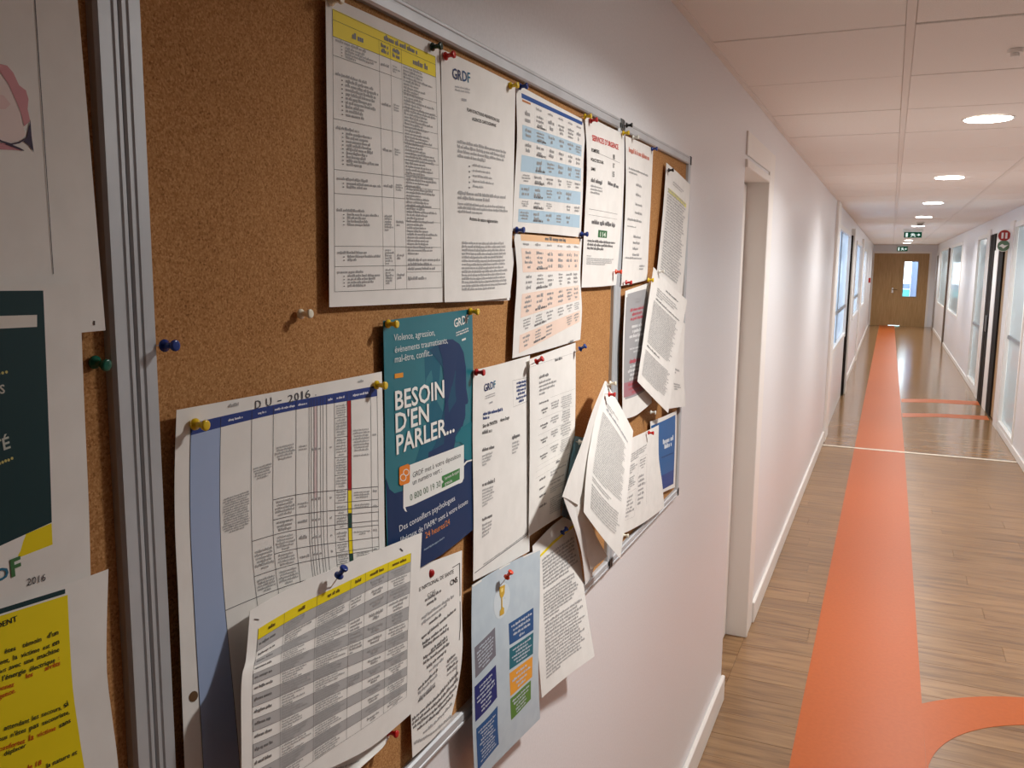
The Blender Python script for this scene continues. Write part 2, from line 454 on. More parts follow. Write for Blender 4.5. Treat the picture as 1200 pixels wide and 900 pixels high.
# ------------------------------------------------------------------ glazed partitions
def glazed(name, label, side, y0, y1, z0, z1, mulls, rail, mat, fw=0.05):
    xw = 0.0 if side == 'l' else XR
    s = -1 if side == 'l' else 1                 # direction into the wall
    xa, xb = sorted((xw - s * 0.012, xw + s * 0.07))
    w = empty(name, (xw, (y0 + y1) / 2, z0)); tag(w, label, 'window', kind='structure')
    boxes('window_frame', [(xa, xb, y0, y0 + fw, z0, z1), (xa, xb, y1 - fw, y1, z0, z1), (xa, xb, y0 + fw, y1 - fw, z1 - fw, z1), (xa, xb, y0 + fw, y1 - fw, z0, z0 + fw)], M_WHITE, 0.0, w)
    ys = [y0 + fw] + [m for m in mulls] + [y1 - fw]
    xg = xw + s * 0.022
    for i in range(len(ys) - 1):
        boxes('pane', [(min(xg, xg + s * 0.006), max(xg, xg + s * 0.006), ys[i] + 0.004, ys[i + 1] - 0.004, z0 + fw, z1 - fw)], mat, 0.0, w)
    for m in mulls:
        boxes('mullion', [(min(xw + s * 0.012, xw + s * 0.035), max(xw + s * 0.012, xw + s * 0.035), m - 0.018, m + 0.018, z0 + fw, z1 - fw)], principled('grey_gasket', (0.30, 0.34, 0.38), 0.5), 0.0, w)
    if rail:
        boxes('rail', [(min(xw + s * 0.005, xw + s * 0.03), max(xw + s * 0.005, xw + s * 0.03), y0 + fw, y1 - fw, rail - 0.018, rail + 0.018)], principled('grey_rail', (0.22, 0.23, 0.24), 0.5), 0.0, w)
    return w
glazed('window_1', 'pale blue glazed partition on the left wall, nearest of the left ones', 'l', *L_OPEN[1], [10.45], 1.20, M_FROST_B)
glazed('window_2', 'blue-grey glazed pane on the left wall, second from the end doors', 'l', *L_OPEN[2], [], 1.20, M_FROST_B)
glazed('window_3', 'small blue-grey pane on the left wall, closest to the end doors', 'l', *L_OPEN[3], [], None, M_FROST_B)
glazed('window_4', 'tall frosted pane at the right image edge before the side door', 'r', *R_OPEN[0], [], 1.0, M_FROST)
glazed('window_5', 'tall frosted pane on the right just past the black door frame', 'r', *R_OPEN[2], [], 0.90, M_FROST)
glazed('window_6', 'bright frosted window on the right with white panel below, nearer of two', 'r', *R_OPEN[3], [], None, M_FROST)
glazed('window_7', 'frosted window on the right with white panel below, nearest the end doors', 'r', *R_OPEN[4], [], None, M_FROST)
struct('trim_7', [(0.0005, 0.025, 8.86, 9.29, 0, HC - 0.006)], M_WHITE, 'white post before the nearest left glazed partition', 'post')
struct('trim_8', [(0.0005, 0.030, 12.19, 12.36, 0.0, 2.11)], M_DARK, 'slim black door edge on the left wall after the blue glazing', 'post')
struct('trim_9', [(0.0005, 0.05, 12.37, 12.65, 0.0, 2.2)], M_WHITE, 'white door post beside the slim black edge on the left', 'post')
struct('trim_10', [(0.0005, 0.035, 16.85, 17.2, 0.0, 2.2)], M_WHITE, 'white post between the two farther left panes', 'post')
struct('trim_11', [(XR - 0.025, XR - 0.0005, 21.2, 21.52, 0.0, 2.12)], principled('brown_frame', (0.10, 0.065, 0.04), 0.5), 'thin brown post between the two far right windows', 'post')
struct('trim_12', [(XR - 0.03, XR - 0.0005, 26.2, 26.5, 0.0, 2.02)], principled('grey_frame', (0.25, 0.22, 0.2), 0.5), 'grey post on the right wall close to the end doors', 'post')
struct('trim_13', [(XR - 0.02, XR - 0.0005, 10.37, 10.70, 0.0, 2.2)], M_WHITE, 'white post right of the wooden side door', 'post')
struct('trim_14', [(XR - 0.02, XR - 0.0005, 12.74, 13.10, 0.0, 2.2)], M_WHITE, 'white post between the black frame and the frosted pane', 'post')

d4 = empty('door_4', (XR + 0.03, 11.6, 0)); tag(d4, 'brown wooden side door in a black frame on the right wall', 'door', kind='structure')
boxes('leaf', [(XR + 0.012, XR + 0.05, 10.73, 11.24, 0.01, 1.92)], M_OAK, 0.003, d4)
boxes('transom', [(XR - 0.003, XR + 0.05, 10.73, 12.08, 1.925, 2.125)], M_WHITE, 0.003, d4)
boxes('dark_jamb', [(XR - 0.006, XR + 0.05, 11.245, 11.66, 0, 1.922)], M_DARK, 0.003, d4)
boxes('white_jamb', [(XR - 0.012, XR + 0.05, 11.67, 12.08, 0, 1.922)], M_WHITE, 0.003, d4)
boxes('dark_jamb', [(XR - 0.016, XR + 0.05, 12.10, 12.36, 0, 2.125)], M_DARK, 0.003, d4)
boxes('grey_seal', [(XR - 0.004, XR + 0.05, 12.365, 12.44, 0, 2.125)], principled('grey_seal', (0.35, 0.34, 0.33), 0.5), 0.0, d4)
boxes('dark_jamb', [(XR - 0.012, XR + 0.05, 12.445, 12.71, 0, 2.125)], M_DARK, 0.003, d4)
boxes('lock_plate', [(XR - 0.030, XR - 0.0165, 12.12, 12.34, 0.92, 1.12)], M_BLACK, 0.003, d4)
boxes('backing', [(XR + 0.06, XR + 0.11, 10.72, 12.72, 0, 2.13)], M_WHITE, 0.0, d4)

# end double doors
YD = YE - 0.02
door_lab = 'oak-veneered door leaf closing the corridor'
d2 = empty('door_2', (0.27, YD + 0.02, 0)); tag(d2, 'narrow left leaf of the oak double door at the corridor end', 'door', kind='structure')
boxes('leaf', [(0.035, 0.517, YD - 0.005, YD + 0.04, 0.0, 2.085)], M_OAK, 0.003, d2)
d3 = empty('door_3', (1.0, YD + 0.02, 0)); tag(d3, 'wide right leaf of the oak end door with a tall window', 'door', kind='structure')
wx0, wx1, wz0, wz1 = 0.835, 1.225, 0.84, 1.87
boxes('leaf', [(0.523, wx0, YD - 0.005, YD + 0.04, 0.02, 2.085), (wx1, 1.485, YD - 0.005, YD + 0.04, 0.0, 2.085),
               (wx0, wx1, YD - 0.005, YD + 0.04, 0.0, wz0), (wx0, wx1, YD - 0.005, YD + 0.04, wz1, 2.085)], M_OAK, 0.0, d3)
gp = boxes('window_bead', [(wx0, wx0 + 0.02, YD - 0.012, YD + 0.03, wz0, wz1), (wx1 - 0.02, wx1, YD - 0.012, YD + 0.03, wz0, wz1),
                      (wx0 + 0.02, wx1 - 0.02, YD - 0.012, YD + 0.03, wz0, wz0 + 0.02), (wx0 + 0.02, wx1 - 0.02, YD - 0.012, YD + 0.03, wz1 - 0.02, wz1)], principled('grey_bead', (0.25, 0.25, 0.27), 0.5), 0.0, d3)
boxes('pane', [(wx0 + 0.02, wx1 - 0.02, YD + 0.01, YD + 0.016, wz0 + 0.02, wz1 - 0.02)], M_GLASS, 0.0, d3)
boxes('handle', [(0.57, 0.585, YD - 0.05, YD - 0.005, 1.035, 1.055), (0.57, 0.71, YD - 0.062, YD - 0.046, 1.033, 1.057)], principled('dull_brass', (0.22, 0.15, 0.07), 0.35, metal=0.8), 0.003, d3)
boxes('handle_plate', [(0.552, 0.604, YD - 0.010, YD - 0.005, 0.95, 1.10)], M_STEEL, 0.002, d3)
boxes('astragal', [(0.505, 0.535, YD - 0.016, YD - 0.006, 0.02, 2.08)], M_OAK, 0.002, d3)
struct('trim_15', [(0.0, 0.033, YD - 0.012, YD - 0.0005, 0, 2.13), (1.49, 1.54, YD - 0.012, YD - 0.0005, 0, 2.13), (0.033, 1.49, YD - 0.012, YD - 0.0005, 2.09, 2.14)], M_WHITE, 'white frame around the oak end doors', 'door frame')
# what stands outside behind the end door window
ob = boxes('outside_column', [(1.07, 1.75, YE + 1.2, YE + 1.6, 0.0, 2.9)], principled('slate_blue', (0.17, 0.22, 0.36), 0.6), 0.01)
tag(ob, 'blue-grey column seen through the end door window', 'column')
ob = boxes('outside_panel', [(0.3, 1.06, YE + 1.25, YE + 1.35, 0.0, 1.03)], principled('turquoise_panel', (0.12, 0.52, 0.50), 0.5), 0.01)
tag(ob, 'turquoise panel seen low through the end door window', 'panel')
ob = boxes('outside_rail', [(0.3, 1.06, YE + 1.22, YE + 1.36, 1.04, 1.2)], principled('slate_rail', (0.20, 0.27, 0.42), 0.5), 0.01)
tag(ob, 'slate blue rail above the turquoise panel outside the end door', 'railing')
ob = boxes('outside_ground', [(-3, 5, YE + 0.15, YE + 8, -0.14, -0.02)], principled('pale_ground', (0.5, 0.5, 0.5), 0.8))
tag(ob, 'pale ground outside the end doors', 'ground', kind='structure')

# ------------------------------------------------------------------ ceiling lamps
k = 0
ordin = {0: 'second lamp out from above the boards', }
names = ['round recessed ceiling light nearest the viewer', 'round recessed ceiling light, second in the visible row', 'round recessed ceiling light, third in the visible row',
         'round recessed ceiling light just before the smoke detector', 'round recessed ceiling light between smoke detector and hanging exit sign', 'round recessed ceiling light right behind the hanging exit sign',
         'round recessed ceiling light, second behind the hanging exit sign', 'small-looking round ceiling light, second from the end doors', 'small-looking round ceiling light closest to the end doors']
for i, yy in enumerate([4.18 + 2.628 * j for j in range(-1, 9)]):
    lab = names[i - 1] if i >= 1 else 'round recessed ceiling light above the cork boards'
    t = empty('ceiling_light', (0.842, yy, HC)); tag(t, lab, 'ceiling light', 'recessed lights along the corridor ceiling')
    V, Fc = ring_z(0.842, yy, HC - 0.005, HC - 0.0015, 0.088, 0.098); part('trim_ring', V, Fc, M_WHITE, t, True)
    V, Fc = disc_z(0.842, yy, HC - 0.008, HC - 0.002, 0.0875); part('diffuser', V, Fc, M_LAMP, t)
    ld = bpy.data.lights.new('lamp_beam', 'AREA'); ld.shape = 'DISK'; ld.size = 0.17; ld.energy = LAMP_WATT; ld.color = LAMP_COLOR
    ld.spread = math.radians(LAMP_SPREAD)
    lo = bpy.data.objects.new('lamp_beam', ld); COL.objects.link(lo); lo.parent = t; lo.location = (0, 0, -0.0095)
t = empty('smoke_detector', (0.842, 13.45, HC)); tag(t, 'small grey smoke detector on the ceiling before the exit sign', 'smoke detector')
V, Fc = disc_z(0.842, 13.45, HC - 0.02, HC - 0.0015, 0.055); part('base', V, Fc, M_WHITE, t)
V, Fc = disc_z(0.842, 13.45, HC - 0.05, HC - 0.021, 0.040); part('head', V, Fc, principled('detector_grey', (0.35, 0.33, 0.3), 0.5), t)
p = on_z(1190, 57, HC)
t = empty('ceiling_sensor', (p[0], p[1], HC)); tag(t, 'tiny white sensor on a ceiling tile at the upper right', 'sensor')
V, Fc = disc_z(p[0], p[1], HC - 0.012, HC - 0.0015, 0.020); part('base', V, Fc, M_WHITE, t)
V, Fc = disc_z(p[0], p[1], HC - 0.022, HC - 0.0125, 0.012); part('lens', V, Fc, M_WHITE, t)

# exit signs: white housing, green panel, running figure, arrow, door
def poly_part(name, pts, y, mat, parent, th=0.002):
    n = len(pts)
    V = [(a, y, b_) for a, b_ in pts] + [(a, y - th, b_) for a, b_ in pts]
    Fc = [list(range(n)), list(range(n, 2 * n))[::-1]] + [[i, n + i, n + (i + 1) % n, (i + 1) % n] for i in range(n)]
    return part(name, V, Fc, mat, parent)
def exit_sign(x0, x1, y, z0, z1, label, hang):
    t = empty('exit_sign', ((x0 + x1) / 2, y, z0)); tag(t, label, 'exit sign', 'green exit signs')
    if hang: boxes('housing', [(x0 - 0.02, x1 + 0.02, y, y + 0.07, z1, HC - 0.006)], M_WHITE, 0.006, t)
    else: boxes('housing', [(x0 - 0.01, x1 + 0.01, y + 0.012, YE - 0.0205, z0 - 0.008, z1 + 0.008)], M_WHITE, 0.004, t)
    pn = boxes('panel', [(x0, x1, y, y + 0.011, z0, z1 - 0.001)], M_EXIT, 0.0, t)
    w, h = x1 - x0, z1 - z0
    X = lambda s: x0 + s * w
    Z = lambda s: z0 + s * h
    poly_part('door_symbol', [(X(.10), Z(.15)), (X(.22), Z(.15)), (X(.22), Z(.85)), (X(.10), Z(.85))], y - 0.0005, M_EXITW, pn)
    poly_part('running_figure', [(X(.36), Z(.15)), (X(.42), Z(.15)), (X(.48), Z(.38)), (X(.58), Z(.30)), (X(.62), Z(.15)), (X(.67), Z(.18)), (X(.62), Z(.42)), (X(.53), Z(.48)), (X(.53), Z(.62)), (X(.62), Z(.52)), (X(.65), Z(.58)), (X(.54), Z(.75)), (X(.42), Z(.74)), (X(.36), Z(.55)), (X(.40), Z(.52)), (X(.45), Z(.62)), (X(.44), Z(.42))], y - 0.0005, M_EXITW, pn)
    poly_part('arrow', [(X(.72), Z(.45)), (X(.80), Z(.45)), (X(.80), Z(.25)), (X(.92), Z(.5)), (X(.80), Z(.75)), (X(.80), Z(.55)), (X(.72), Z(.55))], y - 0.0005, M_EXITW, pn)
    return t
a = on_y(1059.5, 272, 15.9); b_ = on_y(1080, 278.5, 15.9)
exit_sign(a[0], b_[0], 15.9, b_[2], a[2], 'green exit sign hanging from the ceiling in a white housing', True)
a = on_y(1051.5, 289, YD - 0.03); b_ = on_y(1063.5, 294.5, YD - 0.03)
exit_sign(a[0], b_[0], YD - 0.03, b_[2], a[2], 'small green exit sign on the wall above the end doors', False)

# red call point
t = empty('alarm_call_point', (0.0, 23.7, 1.30)); tag(t, 'red fire alarm box on the left wall near the end doors', 'fire alarm')
boxes('box', [(0.0005, 0.05, 23.62, 23.78, 1.30, 1.42)], principled('alarm_red', (0.35, 0.02, 0.015), 0.4), 0.006, t)
boxes('plate', [(0.0505, 0.054, 23.65, 23.75, 1.33, 1.39)], M_WHITE, 0.001, t)
# projecting round signs
ys = 10.62
c1 = on_y(1177, 276, ys); c2 = on_y(1176, 288, ys)
def flag_sign(c, name, label, rgb, figure):
    t = empty(name, (c[0], ys, c[2])); tag(t, label, 'sign')
    def dsc(r, y, mat, nm, par):
        V, Fc = lathe_geo([(0, r), (0.003, r)], 28)
        V = [(c[0] + v[1], y - v[0], c[2] + v[2]) for v in V]
        return part(nm, V, Fc, mat, par)
    dsc(0.062, ys, M_WHITE, 'plate', t)
    d = dsc(0.057, ys - 0.0032, principled(name + '_colour', rgb, 0.5), 'disc', t)
    boxes('bracket', [(c[0] + 0.02, XR - 0.021, ys + 0.001, ys + 0.012, c[2] - 0.008, c[2] + 0.008)], M_WHITE, 0.0, t)
    figure(c, d)
def fig_red(c, d):
    for s in (-0.018, 0.018):
        poly_part('symbol', [(c[0] + s - 0.010, c[2] - 0.032), (c[0] + s + 0.010, c[2] - 0.032), (c[0] + s + 0.010, c[2] + 0.030), (c[0] + s - 0.010, c[2] + 0.030)], ys - 0.0066, M_WHITE, d, 0.001)
def fig_green(c, d):
    poly_part('symbol', [(c[0] - 0.045, c[2] - 0.005), (c[0] - 0.015, c[2] + 0.02), (c[0] + 0.01, c[2] + 0.004), (c[0] + 0.045, c[2] + 0.01), (c[0] + 0.02, c[2] - 0.012), (c[0], c[2] - 0.03), (c[0] - 0.02, c[2] - 0.012)], ys - 0.0066, M_WHITE, d, 0.001)
flag_sign(c1, 'red_round_sign', 'round red sign projecting over the side door, upper one', lin(165, 45, 40), fig_red)
flag_sign(c2, 'green_round_sign', 'round green sign projecting over the side door, lower one', lin(95, 125, 100), fig_green)

# ------------------------------------------------------------------ cork boards
XC = 0.0095                                   # cork face
def rail_geo(a, b_, axis, z_or_y, side):
    """aluminium rail with a raised lip and grooves; axis 'y' (horizontal) or 'z' (vertical), width 0.02 from the outer edge"""
    prof = [(0, 0.001), (0, 0.0165), (0.0015, 0.018), (0.0045, 0.018), (0.0055, 0.0168), (0.0065, 0.0168), (0.0075, 0.018), (0.0175, 0.018), (0.020, 0.0155), (0.020, 0.001)]
    V, Fc = [], []
    for e in (a, b_):
        for (w, x) in prof:
            q = z_or_y + side * w
            V.append((x, e, q) if axis == 'y' else (x, q, e))
    n = len(prof)
    for i in range(n):
        j = (i + 1) % n
        Fc.append([i, j, n + j, n + i])
    Fc.append(list(range(n))); Fc.append(list(range(n, 2 * n))[::-1])
    return V, Fc
def fix_normals(o):
    bm = bmesh.new(); bm.from_mesh(o.data); bmesh.ops.recalc_face_normals(bm, faces=bm.faces[:]); bm.to_mesh(o.data); bm.free()
def cork_board(y0, y1, z0, z1, label):
    t = empty('cork_board', (0.0, (y0 + y1) / 2, z0)); tag(t, label, 'cork board', 'framed cork boards on the wall')
    boxes('cork_panel', [(0.001, XC, y0 + 0.015, y1 - 0.015, z0 + 0.015, z1 - 0.015)], M_CORK, 0.0, t)
    for (a, b_, ax, q, s, nm) in ((y0 + 0.003, y1 - 0.003, 'y', z1, -1, 'top_rail'), (y0 + 0.003, y1 - 0.003, 'y', z0, 1, 'bottom_rail'), (z0 + 0.003, z1 - 0.003, 'z', y0, 1, 'side_rail'), (z0 + 0.003, z1 - 0.003, 'z', y1, -1, 'side_rail')):
        V, Fc = rail_geo(a, b_, ax, q, s)
        o = part(nm, V, Fc, M_ALU, t); fix_normals(o)
    for (yy, sy) in ((y0, 1), (y1, -1)):
        for (zz, sz) in ((z0, 1), (z1, -1)):
            ya, yb = sorted((yy - sy * 0.001, yy + sy * 0.010)); za, zb = sorted((zz - sz * 0.001, zz + sz * 0.022))
            boxes('corner_cap', [(0.0, 0.0195, ya, yb, za, zb)], M_BLACK, 0.002, t)
ZB0, ZB1 = 1.088, 1.994
cork_board(-0.76, 0.4605, ZB0, ZB1, 'cork board at the left image edge with teal and yellow safety notices')
cork_board(0.4615, 1.668, ZB0, ZB1, 'large central cork board crowded with tables, plans and a teal poster')
cork_board(1.670, 2.300, ZB0, ZB1, 'small far cork board nearest the doorway with drooping sheets')

# ------------------------------------------------------------------ sheets of paper
XP = 0.015                                    # reference plane of the pinned sheets
WH = (lin(236, 233, 226))
BLK = (0.02, 0.02, 0.022); GRY = (0.16, 0.16, 0.165); DGR = (0.075, 0.075, 0.08)
YEL = lin(236, 214, 20); NAVY = lin(22, 42, 92); RED = lin(205, 50, 45)
_fontcache = {}
def font_mesh(s, bold):
    k = (s, bold)
    if k in _fontcache: return _fontcache[k]
    cu = bpy.data.curves.new('lettering', 'FONT'); cu.body = s; cu.size = 1.0
    cu.resolution_u = 2; cu.offset = 0.018 if bold == 1 else (0.03 if bold == 2 else 0.0)
    o = bpy.data.objects.new('lettering', cu); COL.objects.link(o)
    bpy.context.view_layer.update()
    me = bpy.data.meshes.new_from_object(o.evaluated_get(bpy.context.evaluated_depsgraph_get()))
    V = np.array([v.co[:2] for v in me.vertices]).reshape(-1, 2); Fc = [list(p.vertices) for p in me.polygons]
    bpy.data.objects.remove(o); bpy.data.curves.remove(cu); bpy.data.meshes.remove(me)
    _fontcache[k] = (V, Fc)
    return V, Fc

def pt(q):
    if q[0] == 'w':                           # ('w', Y, Z, dx) board coordinates
        return np.array([XP + (q[3] if len(q) > 3 else 0.0), q[1], q[2]])
    return on_x(q[0], q[1], XP + (q[2] if len(q) > 2 else 0.0))

def cr(ctrl, t):
    """Catmull-Rom through ctrl[n,...] at parameters t[k] in 0..1 -> [k,...]"""
    n = len(ctrl)
    if n == 2:
        t = t.reshape(-1, *([1] * (ctrl.ndim - 1)))
        return ctrl[0] * (1 - t) + ctrl[1] * t
    g = np.concatenate([[2 * ctrl[0] - ctrl[1]], ctrl, [2 * ctrl[-1] - ctrl[-2]]])
    x = t * (n - 1); i = np.clip(np.floor(x).astype(int), 0, n - 2); f = (x - i).reshape(-1, *([1] * (ctrl.ndim - 1)))
    a, b_, c, d = g[i], g[i + 1], g[i + 2], g[i + 3]
    return 0.5 * (2 * b_ + (c - a) * f + (2 * a - 5 * b_ + 4 * c - d) * f ** 2 + (3 * b_ - a - 3 * c + d) * f ** 3)

def even(c, axis):
    """resample the control net so that its rows (or columns) lie at even distances"""
    if c.shape[axis] == 2: return c
    c = np.moveaxis(c, axis, 0)
    D_ = cr(c, np.linspace(0, 1, 81))
    L_ = np.concatenate([[0], np.cumsum(np.linalg.norm(np.diff(D_.mean(1), axis=0), axis=1))]); L_ /= L_[-1]
    out = cr(c, np.interp(np.linspace(0, 1, 2 * c.shape[0] - 1), L_, np.linspace(0, 1, 81)))
    return np.moveaxis(out, 0, axis)

JOINED = {'ruled_lines', 'body_text', 'heading_text', 'logo_tagline', 'dots', 'icon_ring'}   # too small to pick apart singly
class Sheet:
    def __init__(s, name, label, cat, rows, size=(21.0, 29.7), mat=None, group='papers pinned to the cork boards', res=(14, 20), thick=0.0003, parent=None):
        s.ctrl = np.array([[pt(q) for q in r] for r in rows]); s.size = size
        s.ctrl = even(s.ctrl, 0); s.ctrl = even(s.ctrl, 1)
        s.acc = {}
        s.flip = 1.0
        c = s.P(np.array([0.5]), np.array([0.5]))[0]
        if np.dot(s.N(np.array([0.5]), np.array([0.5]))[0], CAM - c) < 0: s.flip = -1.0
        nu, nv = res
        U, Vv = np.meshgrid(np.linspace(0, 1, nu + 1), np.linspace(0, 1, nv + 1))
        U = U.ravel(); Vv = Vv.ravel()
        front = s.P(U, Vv); back = front - s.N(U, Vv) * thick
        n = len(U); Fc = []
        idx = lambda i, j: j * (nu + 1) + i
        for j in range(nv):
            for i in range(nu):
                f = [idx(i, j), idx(i, j + 1), idx(i + 1, j + 1), idx(i + 1, j)]
                Fc.append(f); Fc.append([n + q for q in f][::-1])
        edge = [idx(i, 0) for i in range(nu + 1)] + [idx(nu, j) for j in range(1, nv + 1)] + [idx(i, nv) for i in range(nu - 1, -1, -1)] + [idx(0, j) for j in range(nv - 1, 0, -1)]
        for a, b_ in zip(edge, edge[1:] + edge[:1]): Fc.append([a, b_, n + b_, n + a])
        V = np.concatenate([front, back])
        if parent is None:
            s.o = s.P(np.array([0.5]), np.array([0.0]))[0]
            s.obj = link(name, raw_mesh(name, V - s.o, Fc, mat or M_PAPER, True), s.o)
            tag(s.obj, label, cat, group)
        else:
            s.o = parent_origin(parent)
            s.obj = link(name, raw_mesh(name, V - s.o, Fc, mat or M_PAPER, True), (0, 0, 0), parent)
        m = s.obj.data
        m.set_sharp_from_angle(angle=math.radians(50))
    def P(s, U, V):
        R = cr(s.ctrl, V)                      # [k, nc, 3]
        nc = R.shape[1]
        if nc == 2: return R[:, 0] * (1 - U[:, None]) + R[:, 1] * U[:, None]
        out = np.empty((len(U), 3))
        g = np.concatenate([2 * R[:, :1] - R[:, 1:2], R, 2 * R[:, -1:] - R[:, -2:-1]], axis=1)
        x = U * (nc - 1); i = np.clip(np.floor(x).astype(int), 0, nc - 2); f = (x - i)[:, None]
        k = np.arange(len(U))
        a, b_, c, d = g[k, i], g[k, i + 1], g[k, i + 2], g[k, i + 3]
        return 0.5 * (2 * b_ + (c - a) * f + (2 * a - 5 * b_ + 4 * c - d) * f ** 2 + (3 * b_ - a - 3 * c + d) * f ** 3)
    def N(s, U, V):
        e = 1e-3
        du = s.P(U + e, V) - s.P(U - e, V); dv = s.P(U, V + e) - s.P(U, V - e)
        n = np.cross(dv, du); return s.flip * n / np.linalg.norm(n, axis=1)[:, None]
    def uv(s, px, py):
        u = v = 0.5
        for _ in range(25):
            A = s.P(np.array([u, u + 1e-4, u]), np.array([v, v, v + 1e-4]))
            X, Yp = proj(A)
            J = np.array([[X[1] - X[0], X[2] - X[0]], [Yp[1] - Yp[0], Yp[2] - Yp[0]]]) / 1e-4
            d = np.linalg.solve(J + 1e-9 * np.eye(2), np.array([px - X[0], py - Yp[0]]))
            d = np.clip(d, -0.3, 0.3); u += d[0]; v += d[1]
            if abs(d).max() < 1e-6: break
        return np.array([u, v])
    def add(s, name, col, UV, faces, layer):
        UV = np.asarray(UV, dtype=float)
        k = (name, tuple(col)) if name in JOINED else (name, len(s.acc))
        if k not in s.acc: s.acc[k] = [[], [], 0, col]
        a = s.acc[k]
        U, V = UV[:, 0], UV[:, 1]
        a[0].append(s.P(U, V) + s.N(U, V) * 0.00016 * layer)
        a[1] += [[q + a[2] for q in f] for f in faces]
        a[2] += len(UV)
    def poly(s, name, pxs, col, layer=1):
        s.add(name, col, [np.array(p[1:]) if p[0] == 'uv' else s.uv(*p) for p in pxs], [list(range(len(pxs)))], layer)
    def quad(s, tl, tr, br, bl): return Quad(s, s.uv(*tl), s.uv(*tr), s.uv(*br), s.uv(*bl))
    def cm(s, tl=(0, 0)):
        w, h = s.size; return Quad(s, np.array([0., 0]), np.array([1., 0]), np.array([1., 1]), np.array([0., 1]))
    def text(s, st, a, b_, col=BLK, bold=0, k=1.0, name='lettering', layer=3, cap=None):
        """lettering whose baseline runs from px a to px b"""
        s.text_uv(st, s.uv(*a), s.uv(*b_), col, bold, k, name, layer, cap)
    def text_uv(s, st, a, b_, col=BLK, bold=0, k=1.0, name='lettering', layer=3, cap=None):
        k = 0.95 * min(k, 1.0)
        V, Fc = font_mesh(st, bold)
        if len(V) == 0: return
        sz = np.array(s.size); A, B = a * sz, b_ * sz
        d = B - A; Ln = np.linalg.norm(d); d = d / Ln; up = np.array([d[1], -d[0]])
        w = V[:, 0].max() - V[:, 0].min(); sc = Ln / w
        if cap: k = cap / 0.70 / sc
        Q = A + np.outer((V[:, 0] - V[:, 0].min()) * sc, d) + np.outer(V[:, 1] * sc * k, up)
        s.add(name, col, Q / sz, Fc, layer)
    def finish(s):
        for (nm, _), (vl, fl, n, col) in s.acc.items():
            me = raw_mesh(nm, np.concatenate(vl) - s.o, fl, ink(col))
            o = link(nm, me, (0, 0, 0), s.obj)
            if nm in JOINED: o['kind'] = 'stuff'
        s.acc = {}

class Quad:
    def __init__(q, sh, tl, tr, br, bl):
        q.s = sh; q.c = [np.asarray(x, dtype=float) for x in (tl, tr, br, bl)]
        sz = np.array(sh.size)
        q.w = np.linalg.norm((q.c[1] - q.c[0]) * sz); q.h = np.linalg.norm((q.c[3] - q.c[0]) * sz)
    def m(q, a, b_):
        c = q.c; return (c[0] * (1 - a) + c[1] * a) * (1 - b_) + (c[3] * (1 - a) + c[2] * a) * b_
    def sub(q, a0, b0, a1, b1): return Quad(q.s, q.m(a0, b0), q.m(a1, b0), q.m(a1, b1), q.m(a0, b1))
    def rect(q, a0, b0, a1, b1, col, layer=1, name='colour_band', nseg=None):
        nx = max(1, min(16, int(abs(a1 - a0) * q.w / 1.2))); ny = max(1, min(24, int(abs(b1 - b0) * q.h / 1.2)))
        UV = [q.m(a0 + (a1 - a0) * i / nx, b0 + (b1 - b0) * j / ny) for j in range(ny + 1) for i in range(nx + 1)]
        Fc = [[j * (nx + 1) + i, j * (nx + 1) + i + 1, (j + 1) * (nx + 1) + i + 1, (j + 1) * (nx + 1) + i] for j in range(ny) for i in range(nx)]
        q.s.add(name, col, UV, Fc, layer)
    def hline(q, b_, a0=0, a1=1, w=0.03, col=BLK, layer=2, name='ruled_lines'):
        h = w / q.h / 2; q.rect(a0, b_ - h, a1, b_ + h, col, layer, name)
    def vline(q, a, b0=0, b1=1, w=0.03, col=BLK, layer=2, name='ruled_lines'):
        h = w / q.w / 2; q.rect(a - h, b0, a + h, b1, col, layer, name)
    def greek(q, n, a0=0, b0=0, a1=1, b1=1, col=GRY, xh=0.5, align='l', rag=0.35, name='body_text', layer=3, dens=1.0, full=False):
        """n lines of small print, too small to read: rows of letter-sized marks"""
        rng = random
        if name == 'body_text' and max(col) < 0.2:            # thin strokes: ink covers only part of each letter
            f = 0.22 if max(col) < 0.05 else 0.42
            col = tuple(round(c * (1 - f) + 0.80 * f, 3) for c in col)
        W = (a1 - a0) * q.w; pitch = (b1 - b0) * q.h / n
        x_h = pitch * xh; adv = x_h * 0.78
        UV, Fc = [], []
        for i in range(n):
            base = b0 + (b1 - b0) * (i + 0.78) / n
            L_ = W * (1 - (0 if full else rng.random() * rag))
            if (i == n - 1 and not full and n > 1): L_ *= rng.uniform(0.4, 0.9)
            off = 0 if align == 'l' else (W - L_) / 2
            x = 0.0
            while x < L_ - adv * 0.8:
                wl_ = rng.randint(2, 9)
                for c in range(wl_):
                    if x > L_ - adv * 0.8: break
                    asc = 1.0 + (0.45 if rng.random() < 0.25 else 0.0)
                    lo = -0.3 if rng.random() < 0.08 else 0.0
                    p0 = a0 + (off + x) / q.w; p1 = p0 + adv * rng.uniform(0.68, 0.9) * dens / q.w
                    t1 = base - lo * x_h / q.h; t0 = base - asc * x_h / q.h
                    k = len(UV)
                    UV += [q.m(p0, t0), q.m(p1, t0), q.m(p1, t1), q.m(p0, t1)]
                    Fc.append([k, k + 1, k + 2, k + 3])
                    x += adv
                x += adv * 0.8
        if UV: q.s.add(name, col, UV, Fc, layer)
    def text(q, st, a0, b_, a1, col=BLK, bold=0, k=1.0, name='lettering', layer=3):
        q.s.text_uv(st, q.m(a0, b_), q.m(a1, b_), col, bold, k, name, layer)

